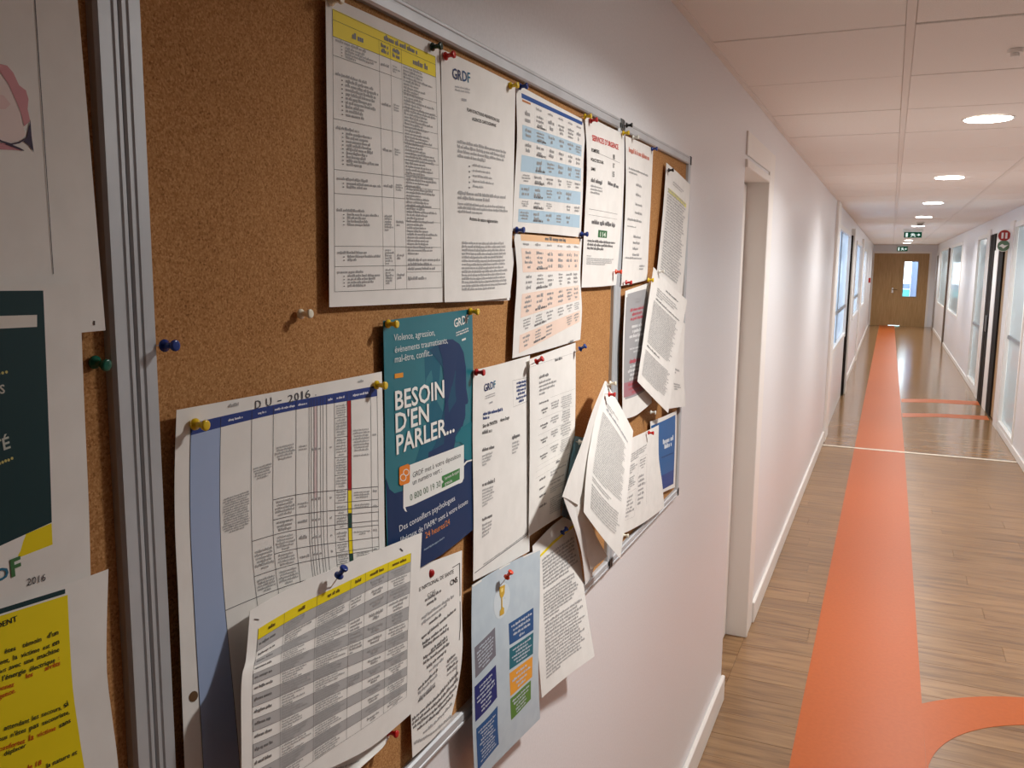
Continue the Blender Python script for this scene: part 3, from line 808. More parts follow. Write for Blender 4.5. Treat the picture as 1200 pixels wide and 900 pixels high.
def logo(s, a, b_, c1=NAVY, c2=lin(20, 70, 120), c3=lin(30, 105, 135), k=1.25, sub=True, subcol=(0.38, 0.38, 0.39)):
    """the four-letter company logo between px a and px b (baseline)"""
    A, B = s.uv(*a), s.uv(*b_)
    L_ = lambda f: A + (B - A) * f
    for ch, x0, w, c in (('G', 0, .64, c1), ('R', .74, .545, c1), ('D', 1.36, .645, c2), ('F', 2.10, .38, c3)):
        s.text_uv(ch, L_(x0 / 2.48), L_((x0 + w) / 2.48), c, 1, k, 'logo')
    if sub:
        sz = np.array(s.size); d = (B - A) * sz; ln = np.linalg.norm(d); dn = np.array([-d[1], d[0]]) / ln
        o1 = A + dn * ln * .14 / sz; o2 = B + dn * ln * .14 / sz
        Q = Quad(s, o1, o2, o2 + dn * ln * .45 / sz, o1 + dn * ln * .45 / sz)
        Q.greek(2, 0.1, 0, 0.95, 0.36, subcol, .42, name='logo_tagline', full=True); Q.rect(0.45, 0.68, 0.72, 0.82, subcol, 3, 'logo_tagline')

# ================================================= left board
# A: sheet with a pink drawing
A = Sheet('drawing_sheet', 'white sheet with a pink watercolour drawing, upper left of the left board', 'paper',
          [[('w', .135, 1.965, .001), ('w', .4245, 1.965, .001)], [('w', .136, 1.8842, .0015), ('w', .4286, 1.8842, .0015)], [('w', .138, 1.7661, .002), ('w', .4324, 1.7661, .002)], [('w', .14, 1.665, .003), ('w', .4348, 1.6677, .003)]], (29.7, 32.0))
A.poly('pink_wash', [(-8, 77), (0, 75), (8, 77), (15, 85), (22, 100), (30, 106), (33, 116), (32, 128), (35, 142), (28, 148), (24, 132), (17, 115), (9, 98), (0, 85), (-8, 80)], lin(212, 150, 156), 2)
A.poly('pale_wash', [(-12, 82), (0, 86), (9, 99), (17, 116), (24, 133), (27, 149), (30, 158), (24, 164), (14, 167), (4, 166), (-12, 158)], lin(234, 218, 214), 1)
A.poly('pink_shade', [(-12, 108), (4, 112), (12, 122), (6, 128), (-12, 128)], lin(230, 200, 198), 2)
A.poly('dark_corner', [(35, 140), (36.5, 160), (39, 178), (33, 170), (27, 166), (31, 160), (33, 150)], lin(62, 50, 75), 3)
A.poly('drawn_outline', [(-8, 160), (2, 165), (12, 168), (22, 166), (30, 161), (30, 163), (22, 168), (12, 170), (2, 167), (-8, 162)], lin(70, 55, 75), 4)
A.poly('pink_base', [(-8, 167), (6, 168), (18, 172), (27, 176.5), (10, 175.5), (-8, 175)], lin(200, 140, 148), 2)
A.poly('drawn_outline', [(6, 168), (12, 169), (22, 173), (28, 176.5), (26, 176.8), (16, 173), (6, 169.2)], lin(70, 55, 75), 4)
A.poly('frame_line', [(39.6, -6), (40.6, -6), (62.6, 321), (61.8, 321)], (0.05, 0.05, 0.06), 2)
A.poly('staple_mark', [(109, 376), (111, 376), (111, 381), (109, 381)], (0.08, 0.05, 0.04), 2)
A.finish()

# B: teal poster with yellow band
B = Sheet('safety_poster', 'dark teal poster with yellow band, white margin and 2016 print, left board', 'poster',
          [[('w', .205, 1.70, .0055), ('w', .31, 1.70, .0055), ('w', .4140, 1.70, .0055)], [('w', .204, 1.6153, .006), ('w', .308, 1.6153, .008), ('w', .4111, 1.6153, .0065)],
           [('w', .203, 1.5439, .006), ('w', .306, 1.5439, .007), ('w', .4102, 1.5439, .006)], [('w', .202, 1.470, .005), ('w', .305, 1.470, .005), ('w', .408, 1.470, .005)]], (21.0, 23.0))
TEAL_D = lin(26, 58, 62)
q = B.quad((-300, 343), (50.5, 340.5), (60.5, 612), (-300, 775))
q.rect(0, 0, 1, 1, TEAL_D, 1, 'teal_field')
B.poly('white_bar', [(-60, 372), (43, 369), (43, 383), (-60, 388)], lin(225, 220, 212), 2)
B.poly('yellow_band', [(-160, 707), (60.3, 613), (61.5, 638), (-160, 724)], YEL, 1)
for i, (dx_, dy_) in enumerate(((2.5, 437), (7, 436), (-2, 438), (6, 540), (9.5, 539), (2.5, 541.5), (-1, 543), (13.5, 537))):
    B.poly('dots', [(dx_ + 1.6 * math.cos(t * math.pi / 4), dy_ + 1.8 * math.sin(t * math.pi / 4)) for t in range(8)], lin(205, 195, 120), 3)
B.text('S', (-0.5, 461.5), (5.5, 460.5), lin(190, 190, 180), 1, 1.0)
B.text('TÉ', (-9, 532), (12, 524.5), lin(190, 195, 185), 1, 1.0)
B.text('D', (-4, 681), (9.5, 677), lin(45, 110, 140), 2, 1.35, 'logo')
B.text('F', (13, 676), (25, 671), lin(70, 120, 75), 2, 1.35, 'logo')
B.text('2016', (31, 686.5), (53, 680), (0.04, 0.04, 0.045), 0, 1.0)
B.finish()

# C: yellow accident notice
C = Sheet('accident_notice', 'yellow printed accident notice with white margin, lower left of the left board', 'notice',
          [[('w', .20, 1.503, .0075), ('w', .31, 1.502, .0085), ('w', .4221, 1.5001, .0075)], [('w', .20, 1.4355, .008), ('w', .31, 1.4355, .011), ('w', .4130, 1.4355, .011)],
           [('w', .20, 1.3914, .008), ('w', .31, 1.3914, .010), ('w', .4160, 1.3914, .010)], [('w', .20, 1.3464, .007), ('w', .31, 1.3464, .009), ('w', .4195, 1.3464, .009)],
           [('w', .20, 1.206, .005), ('w', .31, 1.206, .005), ('w', .42, 1.206, .005)]], (21, 29.7))
C.poly('dark_bar', [(-160, 762), (76, 690), (76, 695.5), (-160, 770)], TEAL_D, 2)
q = C.quad((-250, 800), (79, 697), (99.5, 905), (-250, 1150))
q.rect(0, 0, 1, 1, YEL, 1, 'yellow_field')
OR = lin(190, 80, 20)
INKG = lin(45, 60, 35)
for st, a, b_, col in (('ACCIDENT', (-28, 747), (20, 727), INKG), ('êtes', (5, 766), (18, 761.5), INKG), ('témoin', (26, 759), (48, 751), INKG), ("d'un", (55, 748), (68, 743), INKG),
                       ('ent,', (-1, 779), (11, 775), INKG), ('la', (15, 773.5), (20, 771.5), INKG), ('victime', (24, 770.5), (46, 763), INKG), ('est', (50, 761.5), (58, 758.5), INKG), ('en', (61, 757.5), (69, 754), INKG),
                       ('act', (-1, 789), (7, 786), INKG), ('avec', (10, 785), (24, 780), INKG), ('une', (28, 778.5), (39, 774.5), INKG), ('machine', (43.5, 773), (69, 763), INKG),
                       ("à l'énergie", (-4, 800), (30, 788), INKG), ('électrique', (34, 787), (64, 775.5), INKG), (':', (68, 773), (69, 772.5), OR),
                       ('onnez', (-3, 810), (16, 804), OR), ('les', (30, 795), (38, 792), OR), ('arrêts', (52, 786), (70, 779), OR), ("urgence.", (-9, 822), (18, 811), OR),
                       ('attendant', (4, 856), (34, 846), INKG), ('les', (37, 844.5), (45, 841), INKG), ('secours,', (48, 840), (72, 831), INKG), ('si', (75, 829.5), (80, 826), INKG),
                       ('ous', (-3, 869), (8, 865.5), INKG), ("n'êtes", (12, 864), (30, 857), INKG), ('pas', (34, 856), (45, 851), INKG), ('secouriste,', (49, 850), (81, 836), INKG),
                       ('éconfortez', (-6, 882), (29, 870), OR), ('la', (33, 868), (39, 866), OR), ('victime', (43, 864), (65, 855), OR), ('sans', (69, 853), (82.5, 846), INKG),
                       ('le', (-7, 889), (-1, 887), INKG), ('déplacer', (4, 886), (30, 875), INKG), ('le 18', (32, 902), (48, 895.5), OR), ('la nature et', (54, 900), (90, 883), INKG)):
    C.text(st, a, b_, col, 1, 1.0, 'lettering', 3)
C.finish()

# ================================================= main board
# S1: table with yellow heading
S = Sheet('plan_table_sheet', 'white table sheet with yellow heading, top left of the central board', 'paper',
          [[(381.5, -7, .002), (450, 24, .003), (516, 54, .001)], [(383, 120, .003), (452, 135, .0035), (517, 150, .003)], [(385, 245, .003), (454, 248, .003), (519, 252, .003)], [(386, 360, .003), (455, 357, .002), (520, 354, .003)]])
q = S.quad((389.5, 11), (510, 67), (518, 337), (392, 342))
q.rect(0, -0.003, 1, .088, YEL, 1, 'yellow_heading')
for t in (0, .033, .088, .151, .366, .544, .63, .826, .903, 1.0): q.hline(t, 0, 1 if t in (0, .033, .088, 1.0, .826, .903) else .62, .035)
for t in (.20, .26, .335, .40, .47, .53, .58, .66, .72, .93): q.hline(t, .62, 1, .03)
for t in (0, 1): q.vline(t, 0, 1, .04)
for t in (.40, .51, .62): q.vline(t, .033, 1, .035)
q.greek(1, .45, .006, .80, .03, BLK, .6, full=True); q.greek(1, .16, .05, .26, .075, BLK, .6, full=True); q.greek(2, .42, .04, .50, .08, BLK, .55, full=True); q.greek(2, .53, .04, .61, .08, BLK, .55, full=True); q.greek(1, .74, .05, .92, .078, BLK, .6, full=True)
for (t0, nb, t1) in ((.092, 4, .148), (.205, 9, .352), (.39, 9, .528), (.57, 2, .61), (.685, 4, .75), (.845, 2, .885), (.92, 4, .985)):
    q.greek(1, .02, t0, .30, t0 + .012, DGR, .6)
    q.greek(nb, .10, t0 + .014, .39, t1, DGR, .55, rag=.5)
    for j in range(nb): q.rect(.065, t0 + .014 + (t1 - t0 - .014) * (j + .45) / nb, .075, t0 + .014 + (t1 - t0 - .014) * (j + .7) / nb, DGR, 3, 'body_text')
for t0 in (.115, .265, .44, .58): q.greek(1, .415, t0, .50, t0 + .013, DGR, .6, full=True); q.greek(3, .53, t0 - .008, .61, t0 + .022, DGR, .55, rag=.4)
for t0 in (.70, .835, .915): q.greek(6, .42, t0, .50, t0 + .065, DGR, .55); q.greek(2, .53, t0 + .02, .61, t0 + .045, DGR, .55)
q.greek(58, .635, .092, .99, .86, DGR, .52, rag=.55)
q.greek(3, .635, .87, .99, .925, DGR, .45); q.greek(1, .635, .95, .85, .966, DGR, .6)
S.finish()

# S2: GRDF plan
S2 = Sheet('action_plan_sheet', 'white action plan page with dark company logo, second from left on top row', 'paper',
           [[(516.5, 57, .003), (560, 77, .004), (604, 99, .002)], [(519, 200, .003), (561, 206, .007), (602, 212, .004)], [(521, 354, .005), (560, 352.5, .004), (598, 349, .006)]])
logo(S2, (530, 92), (551, 97), k=1.35)
q = S2.quad((517, 57), (604, 99), (598, 349), (521, 354))
S2.text("PLAN D'ACTIONS PREVENTION DES", (547, 130), (585, 143.5), BLK, 1, 1.25)
S2.text('AGENCES CARTOGRAPHIE', (553, 141), (581, 149), BLK, 1, 1.25)
for (a0, b0, a1, b1, n) in ((.17, .325, .88, .40, 4), (.17, .53, .93, .57, 2), (.17, .577, .95, .625, 3), (.22, .74, .93, .955, 14)):
    q.greek(n, a0, b0, a1, b1, GRY, .5, rag=.12)
q.greek(5, .36, .405, .74, .515, GRY, .34, rag=.4)
for j in range(5): q.rect(.31, .423 + j * .022, .325, .429 + j * .022, GRY, 3, 'body_text')
S2.text('Actions de nature réglementaire', (550, 258), (583, 261.5), BLK, 1, 1.5)
S2.finish()
S2b = Sheet('under_page', None, None, [[(522, 300, .0008), (604, 290, .0008)], [(522, 355, .0008), (597, 352, .002)]], (21, 6), parent=S2.obj, res=(6, 4))

# S3: blue striped table
LB = lin(178, 205, 222)
S3 = Sheet('blue_table_sheet', 'landscape table sheet with pale blue rows and dark blue bar, top row', 'paper',
           [[(604.5, 98, .002), (645, 120, .003), (687, 142, .001)], [(606, 160, .003), (646, 172, .008), (684, 185, .005)], [(603, 215, .003), (643, 220, .006), (683, 226, .005)], [(600.5, 271, .003), (641, 274, .003), (680.5, 278, .003)]], (29.7, 21.0))
q = S3.quad((611, 109), (683, 143), (679, 267), (607, 260))
q.rect(.0, 0, .99, .035, lin(38, 82, 150), 1, 'blue_bar')
q.rect(.005, .045, .12, .06, lin(190, 120, 70), 2, 'colour_mark')
rows = [.10, .235, .345, .46, .585, .685, .80, .89, 1.0]
for j in range(0, 8):
    if j % 2: q.rect(0, rows[j], 1, rows[j + 1], LB, 1, 'blue_rows')
    for i, a0 in enumerate((.02, .19, .37, .54, .71, .87)):
        if random.random() < .92: q.greek(random.choice((2, 3)), a0, rows[j] + .015, a0 + .12, rows[j + 1] - .02, DGR, .5, 'c', .4)
    q.greek(1, .20, rows[j + 1] - .03, .34, rows[j + 1] - .008, BLK, .7, full=True)
for i, a0 in enumerate((.2, .38, .55, .72, .88)): q.greek(1, a0, .055, a0 + .11, .085, GRY, .5)
for a0 in (.17, .35, .52, .69, .85): q.vline(a0, .1, 1, .02, lin(150, 165, 180))
S3.finish()

# S4: orange table
S4 = Sheet('orange_table_sheet', 'landscape table sheet with pale orange rows, below the blue table', 'paper',
           [[(602, 274, .0042), (642, 277, .006), (682, 280, .0045)], [(606, 320, .005), (643, 322, .009), (680, 325, .006)], [(603, 370, .005), (642, 365, .009), (682, 361, .006)], [(600.5, 420, .004), (640, 410, .005), (680, 398, .004)]], (29.7, 21.0))
q = S4.quad((609, 274), (680, 280), (679, 377), (608, 414))
q.rect(.01, .0, .99, .06, lin(232, 190, 148), 1, 'orange_bar'); q.greek(1, .35, .01, .72, .05, BLK, .6, full=True)
PO = lin(240, 216, 200)
rows = [.13, .345, .52, .71, .85, 1.0]
for j in range(5):
    if j % 2 == 0: q.rect(0, rows[j], 1, rows[j + 1], PO, 1, 'orange_rows')
    for a0 in (.03, .2, .37, .56, .73, .87):
        if random.random() < .85: q.greek(random.choice((3, 4)), a0, rows[j] + .015, a0 + .12, rows[j + 1] - .025, DGR, .42, 'c', .4)
    q.greek(1, .20, rows[j + 1] - .045, .38, rows[j + 1] - .015, BLK, .6, full=True)
for a0 in (.03, .2, .38, .56, .73, .88): q.greek(1, a0, .075, a0 + .10, .105, GRY, .55)
for a0 in (.18, .35, .54, .72, .86): q.vline(a0, .06, 1, .015, lin(200, 185, 175))
S4.finish()

# S5: emergency services
S5 = Sheet('emergency_sheet', 'white emergency services sheet with red title beside the board divider', 'paper',
           [[(685, 134, .004), (708, 146, .005), (731, 157, .006)], [(688, 190, .007), (709, 196, .010), (731.5, 205, .008)], [(685, 260, .006), (706, 262, .010), (728, 264, .008)], [(681.5, 337, .004), (702, 336, .005), (722, 334, .006)]])
S5.text("SERVICES D'URGENCE", (694, 164.5), (724.5, 175.5), RED, 1, 2.1)
q = S5.quad((690, 165), (727, 182), (719, 316), (684, 315))
q.hline(.07, .05, .98, .05, GRY); q.hline(.52, .05, .98, .06, GRY); q.hline(.565, .05, .98, .04, GRY)
S5.text('POMPIERS', (693, 177.5), (702, 180), BLK, 1, 2.0); S5.text('18', (718.2, 186.5), (720.3, 187), BLK, 1, 1.6)
S5.text('POLICE SECOURS', (692.5, 188.5), (707, 192.5), BLK, 1, 2.2); S5.text('17', (718, 196.5), (720, 197), BLK, 1, 1.6)
S5.text('SAMU', (692.5, 199.5), (697.5, 200.5), BLK, 1, 1.9); S5.text('15', (717.5, 207), (719.7, 207.5), BLK, 1, 1.6)
q.greek(1, .06, .285, .40, .315, BLK, .75, full=True); q.greek(1, .58, .27, .95, .30, BLK, .7, full=True)
q.greek(3, .06, .325, .45, .40, GRY, .45)
q.greek(1, .15, .605, .93, .64, BLK, .7, full=True)
q.rect(.36, .675, .65, .735, lin(46, 105, 58), 1, 'green_box')
S5.text_uv('114', q.m(.42, .727), q.m(.60, .727), lin(232, 242, 228), 1, 1.0, 'lettering', 3, 0.85)
q.greek(3, .06, .755, .97, .845, BLK, .5, rag=.12); q.greek(1, .06, .885, .25, .90, GRY, .5); q.greek(4, .06, .905, .97, .965, GRY, .5, rag=.1)
S5.finish()

# DU 2016 table
D = Sheet('risk_table_sheet', 'large white table sheet with blue bars and a handwritten title, lower left', 'paper',
          [[(207, 480.5, .004), (330, 458, .004), (447.5, 435.5, .003)], [(204.5, 590, .006), (330, 545, .005), (449.5, 530, .004)], [(209, 700, .006), (332, 655, .005), (451, 636, .004)], [('w', .486, 1.28, .005), ('w', .64, 1.28, .005), ('w', .796, 1.28, .004)], [('w', .486, 1.18, .004), ('w', .64, 1.18, .004), ('w', .796, 1.18, .004)]], (29.7, 42.0), res=(16, 26))
q = D.quad((223.5, 498), (441.5, 453.5), (446.5, 711), (234, 828))
DB = lin(38, 60, 130)
q.rect(0, -.005, 1, .036, DB, 1, 'blue_heading')
colsq = [0, .135, .285, .395, .515, .585, .597, .612, .628, .648, .662, .682, .728, .805, .828, .955, 1.0]
q.rect(0, .036, .135, 1.74, lin(160, 178, 212), 1, 'pale_blue_column')
q.rect(.612, .036, .63, .42, lin(215, 195, 195), 1, 'pink_column')
q.rect(.805, .036, .828, .395, lin(168, 28, 32), 1, 'red_column'); q.rect(.805, .395, .828, .485, YEL, 1, 'yellow_column'); q.rect(.805, .485, .828, .545, lin(28, 70, 60), 1, 'green_column'); q.rect(.805, .545, .828, .66, YEL, 1, 'yellow_column'); q.rect(.805, .66, .828, .74, lin(28, 70, 60), 1, 'green_column')
for c in colsq: q.vline(c, 0, 1.0 if c > .2 else 1.74, .05, (0.05, 0.05, 0.06))
for a0, a1 in ((.17, .24), (.315, .36), (.40, .51), (.525, .575), (.69, .72), (.74, .79), (.84, .94)): q.greek(1, a0, .008, a1, .024, lin(225, 228, 240), .4, full=True, name='heading_text')
for t, a0 in ((.389, .395), (.468, .395), (.526, .285), (.60, .395), (.66, .285), (.737, .135)): q.hline(t, a0, 1, .05, (0.05, 0.05, 0.06))
for t in (.10, .18, .26, .33): q.hline(t, .728, .805, .04)
for t in (.44, .49, .545, .60, .645, .70): q.hline(t, .728, 1, .04)
for (a0, b0, a1, b1, n) in ((.145, .32, .28, .465, 15), (.295, .235, .39, .29, 5), (.405, .175, .51, .237, 5), (.525, .19, .58, .215, 2), (.405, .395, .51, .46, 5), (.405, .475, .51, .52, 3), (.405, .535, .51, .595, 5), (.295, .565, .39, .645, 6), (.405, .605, .51, .655, 4), (.295, .675, .39, .73, 5), (.405, .67, .51, .73, 5), (.525, .42, .58, .445, 2), (.525, .49, .58, .505, 1), (.525, .55, .58, .57, 1), (.525, .63, .58, .645, 1)):
    q.greek(n, a0, b0, a1, b1, DGR, .5, 'c', .25)
for (b0, b1, n) in ((.045, .095, 5), (.105, .175, 6), (.185, .255, 6), (.265, .325, 6), (.335, .38, 4), (.39, .435, 4), (.45, .485, 3), (.495, .54, 4), (.555, .595, 3), (.605, .64, 3), (.65, .695, 4), (.705, .735, 2)):
    q.greek(n, .735, b0, .80, b1, DGR, .5, 'c', .2)
for (b0, b1, n) in ((.155, .245, 8), (.255, .265, 1), (.40, .43, 3), (.45, .47, 2), (.56, .58, 2), (.66, .68, 2)): q.greek(n, .835, b0, .95, b1, DGR, .5, 'c', .3)
for b0 in (.18, .40, .46, .56, .65): q.greek(1, .965, b0, .99, b0 + .012, DGR, .6, full=True)
for b0 in (.21, .41, .49, .56, .63):
    for a0 in (.602, .618, .635, .70): q.greek(1, a0, b0, a0 + .012, b0 + .012, DGR, .6, full=True)
HW = lin(70, 72, 80)
for ch, p0, p1 in (('D', (298.8, 479.2), (305.5, 477.6)), ('U', (311.5, 476.3), (318, 474.6)), ('-', (325, 473), (329.5, 472)), ('2', (337.5, 472.4), (343.5, 470.6)), ('0', (345, 470), (350.2, 468.5)), ('1', (352.8, 467.6), (354.6, 467.2)), ('6', (357.5, 467), (363.5, 465.4)), ('.', (369, 463.8), (370, 463.5))):
    D.text(ch, p0, p1, HW, 0, 1.0, 'handwriting', 3, 0.82)
q.greek(1, .17, -.045, .22, -.03, DGR, .6, full=True)
q.greek(1, .875, -.04, .91, -.028, DGR, .6, full=True)
D.poly('punched_hole', [(226.5 + 5.2 * math.cos(t * .5236) + 1.2 * math.sin(t * .5236), 816 - 6.5 * math.sin(t * .5236)) for t in range(12)], lin(105, 78, 52), 2)
D.finish()

# T12: yellow and grey table sheet in front
T = Sheet('grey_table_sheet', 'curling sheet with grey striped table and yellow heading, in front at bottom', 'paper',
          [[(293, 716, .018), (345, 686, .012), (397, 664, .009), (447, 643, .009), (494.5, 624, .010)],
           [(288, 775, .026), (341, 746, .017), (393, 722, .013), (445, 699, .013), (491.5, 683, .014)],
           [(283, 800, .034), (338, 782, .023), (391, 766, .017), (442, 752, .015), (488, 738, .016)],
           [(283, 880, .036), (337, 865, .025), (389, 845, .019), (439, 826, .016), (486, 805, .016)],
           [(283, 950, .034), (336, 925, .024), (388, 900, .019), (437, 874, .016), (482, 836, .016)]], (29.7, 21.0))
q = T.quad((302.5, 737), (481.5, 648), (476, 817), (296, 940))
GR = lin(176, 176, 176)
cs = [0, .155, .355, .57, .67, .83, 1.0]
q.rect(0, 0, 1, .062, YEL, 1, 'yellow_heading')
nr = 14
for j in range(nr):
    b0 = .062 + (.938) * j / nr; b1 = .062 + .938 * (j + 1) / nr
    if j % 2 == 0: q.rect(0, b0, 1, b1, GR, 1, 'grey_rows')
    q.hline(b0, 0, 1, .03, DGR)
    q.greek(1, .01, b0 + .02, .11, b0 + .04, BLK, .6, full=True)
    q.greek(4, .165, b0 + .004, .345, b1 - .003, DGR, .5, rag=.6)
    q.greek(4, .365, b0 + .004, .565, b1 - .003, DGR, .5, rag=.35)
    if j in (1, 3, 4, 5, 8): q.greek(3, .58, b0 + .006, .665, b1 - .004, DGR, .5, rag=.3)
    q.greek(2, .70, b0 + .015, .81, b1 - .012, DGR, .55, 'c', .3)
    q.greek(3, .845, b0 + .006, .985, b1 - .006, DGR, .5, 'c', .5)
for c in cs: q.vline(c, 0, 1, .035, DGR)
q.hline(1, 0, 1, .03, DGR)
for a0, a1 in ((.06, .10), (.24, .28), (.42, .5), (.60, .64), (.70, .80), (.86, .97)): q.greek(1, a0, .016, a1, .046, lin(110, 90, 20), .5, full=True, name='heading_text')
T.poly('staple', [(468, 643), (469.2, 642.3), (472.3, 645.6), (471.2, 646.2)], (0.05, 0.05, 0.05), 3)
T.poly('staple', [(297.5, 725), (303, 725.5), (303, 727), (297.5, 726.2)], (0.10, 0.08, 0.08), 3)
T.finish()

# S13: sheet hidden underneath
U = Sheet('hidden_sheet', 'mostly hidden white sheet with curled corner under the grey table, bottom edge', 'paper',
          [[(350, 838, .002), (405, 842, .003), (459.5, 850, .003)], [(350, 875, .002), (400, 878, .004), (452, 872, .008)], [(350, 950, .002), (395, 925, .004), (425, 897, .012)]], (18, 12), res=(10, 8))
q = U.cm(); q.greek(2, .35, .62, .8, .78, GRY, .3)
U.finish()

# CNS sheet
N_ = Sheet('health_centre_sheet', 'narrow white health centre notice held by a round red pin, bottom of board', 'notice',
           [[(480, 668, .003), (512, 656, .004), (541.5, 645, .003)], [(482, 725, .004), (512, 715, .006), (541, 708, .006)], [(481, 775, .005), (512, 768, .007), (542, 760, .007)], [(481.5, 835, .004), (513, 822, .007), (537, 803, .006)], [(483.5, 888, .006), (505, 868, .007), (528, 843, .008)]], (15.5, 29.7))
q = N_.quad((481, 685), (538.5, 660), (528, 835), (485, 873))
N_.text('CENTRE NATIONAL DE SANTE', (478, 700), (531.5, 671.5), BLK, 0, 1.35)
N_.poly('ruled_lines', [(497, 686), (538.5, 659.5), (538.5, 660.3), (497, 686.8)], BLK, 2)
N_.poly('ruled_lines', [(538, 660), (538.8, 660), (539.6, 735), (534, 800), (533.3, 800), (538.8, 735)], BLK, 2)
N_.text('CNS', (527.5, 686.5), (536, 681.5), BLK, 1, 1.6); N_.text('CCAS', (501, 700), (510, 694.5), BLK, 0, 1.6)
for (a, b_, n, col) in (((498, 706), (517, 694), 1, BLK), ((500, 711), (512, 703), 1, BLK), ((494, 727), (532, 700), 1, GRY), ((494, 733), (524, 710), 1, GRY), ((503, 733), (517, 722), 1, BLK), ((494, 750), (534, 716), 1, BLK), ((495, 757), (524, 734), 1, BLK), ((496, 761), (526, 738), 1, BLK),
                        ((505, 764), (524, 748), 1, BLK), ((496, 774), (526, 750), 1, BLK), ((496, 780), (526, 756), 1, BLK), ((500, 785), (523, 764), 1, BLK), ((503, 789), (520, 773), 1, GRY), ((490, 810), (513, 786), 1, BLK), ((490, 815), (513, 792), 1, GRY), ((492, 820), (510, 802), 1, GRY), ((490, 824), (510, 805), 1, BLK),
                        ((524, 778), (534, 768), 1, BLK), ((523, 783), (536, 772), 1, GRY), ((524, 788), (537, 776), 1, BLK), ((524, 793), (536, 783), 1, GRY), ((483, 846), (537, 790), 1, BLK), ((483, 851), (537, 797), 1, BLK), ((484, 855), (535, 806), 1, BLK), ((489, 857), (532, 815), 1, BLK), ((496, 861), (530, 826), 1, GRY), ((485, 873), (530, 840), 1, GRY)):
    Q = N_.quad((a[0], a[1] - 4.2), (b_[0], b_[1] - 4.2), b_, a); Q.greek(1, 0, 0, 1, 1, col, .62, full=True)
N_.finish()

# BESOIN D'EN PARLER poster
TEAL = lin(26, 112, 126); T2 = lin(24, 95, 118); T3 = lin(22, 76, 106); T4 = lin(26, 54, 96); NV = lin(22, 50, 92); OFFW = lin(232, 232, 228)
Pz = Sheet('helpline_poster', 'teal helpline poster with a head silhouette and large white slogan', 'poster',
           [[(449, 376, .003), (501, 369, .003), (553.5, 362, .002)], [(451, 480, .003), (503, 468, .004), (555, 455, .003)], [(452, 585, .004), (504, 562, .004), (556.5, 540, .004)], [('w', .800, 1.355, .003), ('w', .912, 1.353, .006), (557, 618, .004)]], mat=noise_mat('teal_print', lin(24, 110, 124), lin(28, 115, 129), 20, rough=0.4, spec=0.35))
Pz.poly('head_shape', [(497, 412), (508, 403), (518, 400), (515, 440), (512, 470), (520, 485), (523, 502), (527, 515), (522, 528), (516, 540), (512, 560), (506, 585), (480, 600), (480, 560), (500, 500)], T2, 1)
Pz.poly('head_shape', [(503, 410), (512, 404), (520, 404), (528, 412), (535, 440), (536, 470), (541, 480), (545, 490), (540, 500), (538, 512), (530, 520), (524, 530), (518, 545), (518, 600), (488, 600), (488, 560), (510, 520), (522, 470), (518, 430)], T3, 2)
Pz.poly('head_shape', [(513, 404), (521, 398), (530, 397.5), (538, 403), (543, 413), (545.5, 430), (546, 455), (548.5, 470), (547.5, 473), (545, 474), (545, 487), (542, 499), (537, 503), (534, 508), (533, 516), (531, 530), (500, 560), (502, 530), (520, 520), (521, 470), (520, 440), (518, 420)], T4, 3)
Pz.poly('navy_base', [(452, 560), (456, 573), (462, 578), (472, 575), (480, 566), (500, 556), (520, 545), (536, 530), (545, 538), (556, 536), ('uv', 1, 1), ('uv', .75, 1), ('uv', .5, 1), ('uv', .25, 1), ('uv', 0, 1)], NV, 3)
Pz.poly('teal_tab', [(533, 512), (540, 502), (548, 496), (556, 492), (556.5, 537), (548, 540), (543, 537), (543, 521), (538, 518), (533, 519)], TEAL, 4)
Pz.poly('white_curve', [(541, 552), (541.5, 545), (546, 540), (556.5, 537), (556.5, 538.5), (547, 541.5), (543, 546), (542.5, 552)], OFFW, 5)
for st, a, b_, bd, k in (('BESOIN', (462.5, 480.5), (520, 465.5), 1, 1.35), ("D'EN", (463, 507), (502, 493.5), 1, 1.3), ('PARLER...', (464, 532.5), (532, 505.5), 1, 1.3)):
    Pz.text(st, a, b_, lin(240, 240, 236), bd, k, 'slogan', 6, 2.15)
for st, a, b_ in (('Violence, agression,', (461, 399.5), (509, 393)), ('évènements traumatisants,', (462, 413.5), (524, 402)), ('mal-être, conflit...', (462, 425), (506, 416.5))):
    Pz.text(st, a, b_, lin(222, 228, 228), 0, 1.45, 'lettering', 6)
Pz.poly('orange_dash', [(462, 438), (472, 436.5), (472, 442), (462, 443.5)], lin(225, 150, 50), 4)
logo(Pz, (532, 384), (549, 377.5), OFFW, OFFW, OFFW, 1.35, True, OFFW)
Pz.poly('white_panel', [(479, 545), (543, 521), (543, 560), (541, 565), (478, 600), (474, 599), (472, 595), (472, 568)], lin(232, 234, 230), 5)
Pz.poly('orange_icon', [(468, 547), (477, 543.5), (479.5, 545), (479.5, 564), (478, 566), (469, 569), (467, 567), (467, 549)], lin(228, 130, 45), 6)
for cx, cy, r in ((475, 553.5, 3.6), (471.5, 559.5, 3.8)):
    pts = [(cx + r * math.cos(t * math.pi / 6), cy - r * 1.15 * math.sin(t * math.pi / 6)) for t in range(12)]; pin_ = [(cx + (r - .8) * math.cos(t * math.pi / 6), cy - (r - .8) * 1.15 * math.sin(t * math.pi / 6)) for t in range(12)]
    for t in range(12):
        Pz.poly('icon_ring', [pts[t], pts[(t + 1) % 12], pin_[(t + 1) % 12], pin_[t]], OFFW, 7)
Pz.text('GRDF met à votre diposition', (483, 560), (539, 535.5), DGR, 0, 1.25, 'lettering', 6)
Pz.text('un numéro vert :', (483, 568.5), (517, 553), DGR, 0, 1.25, 'lettering', 6)
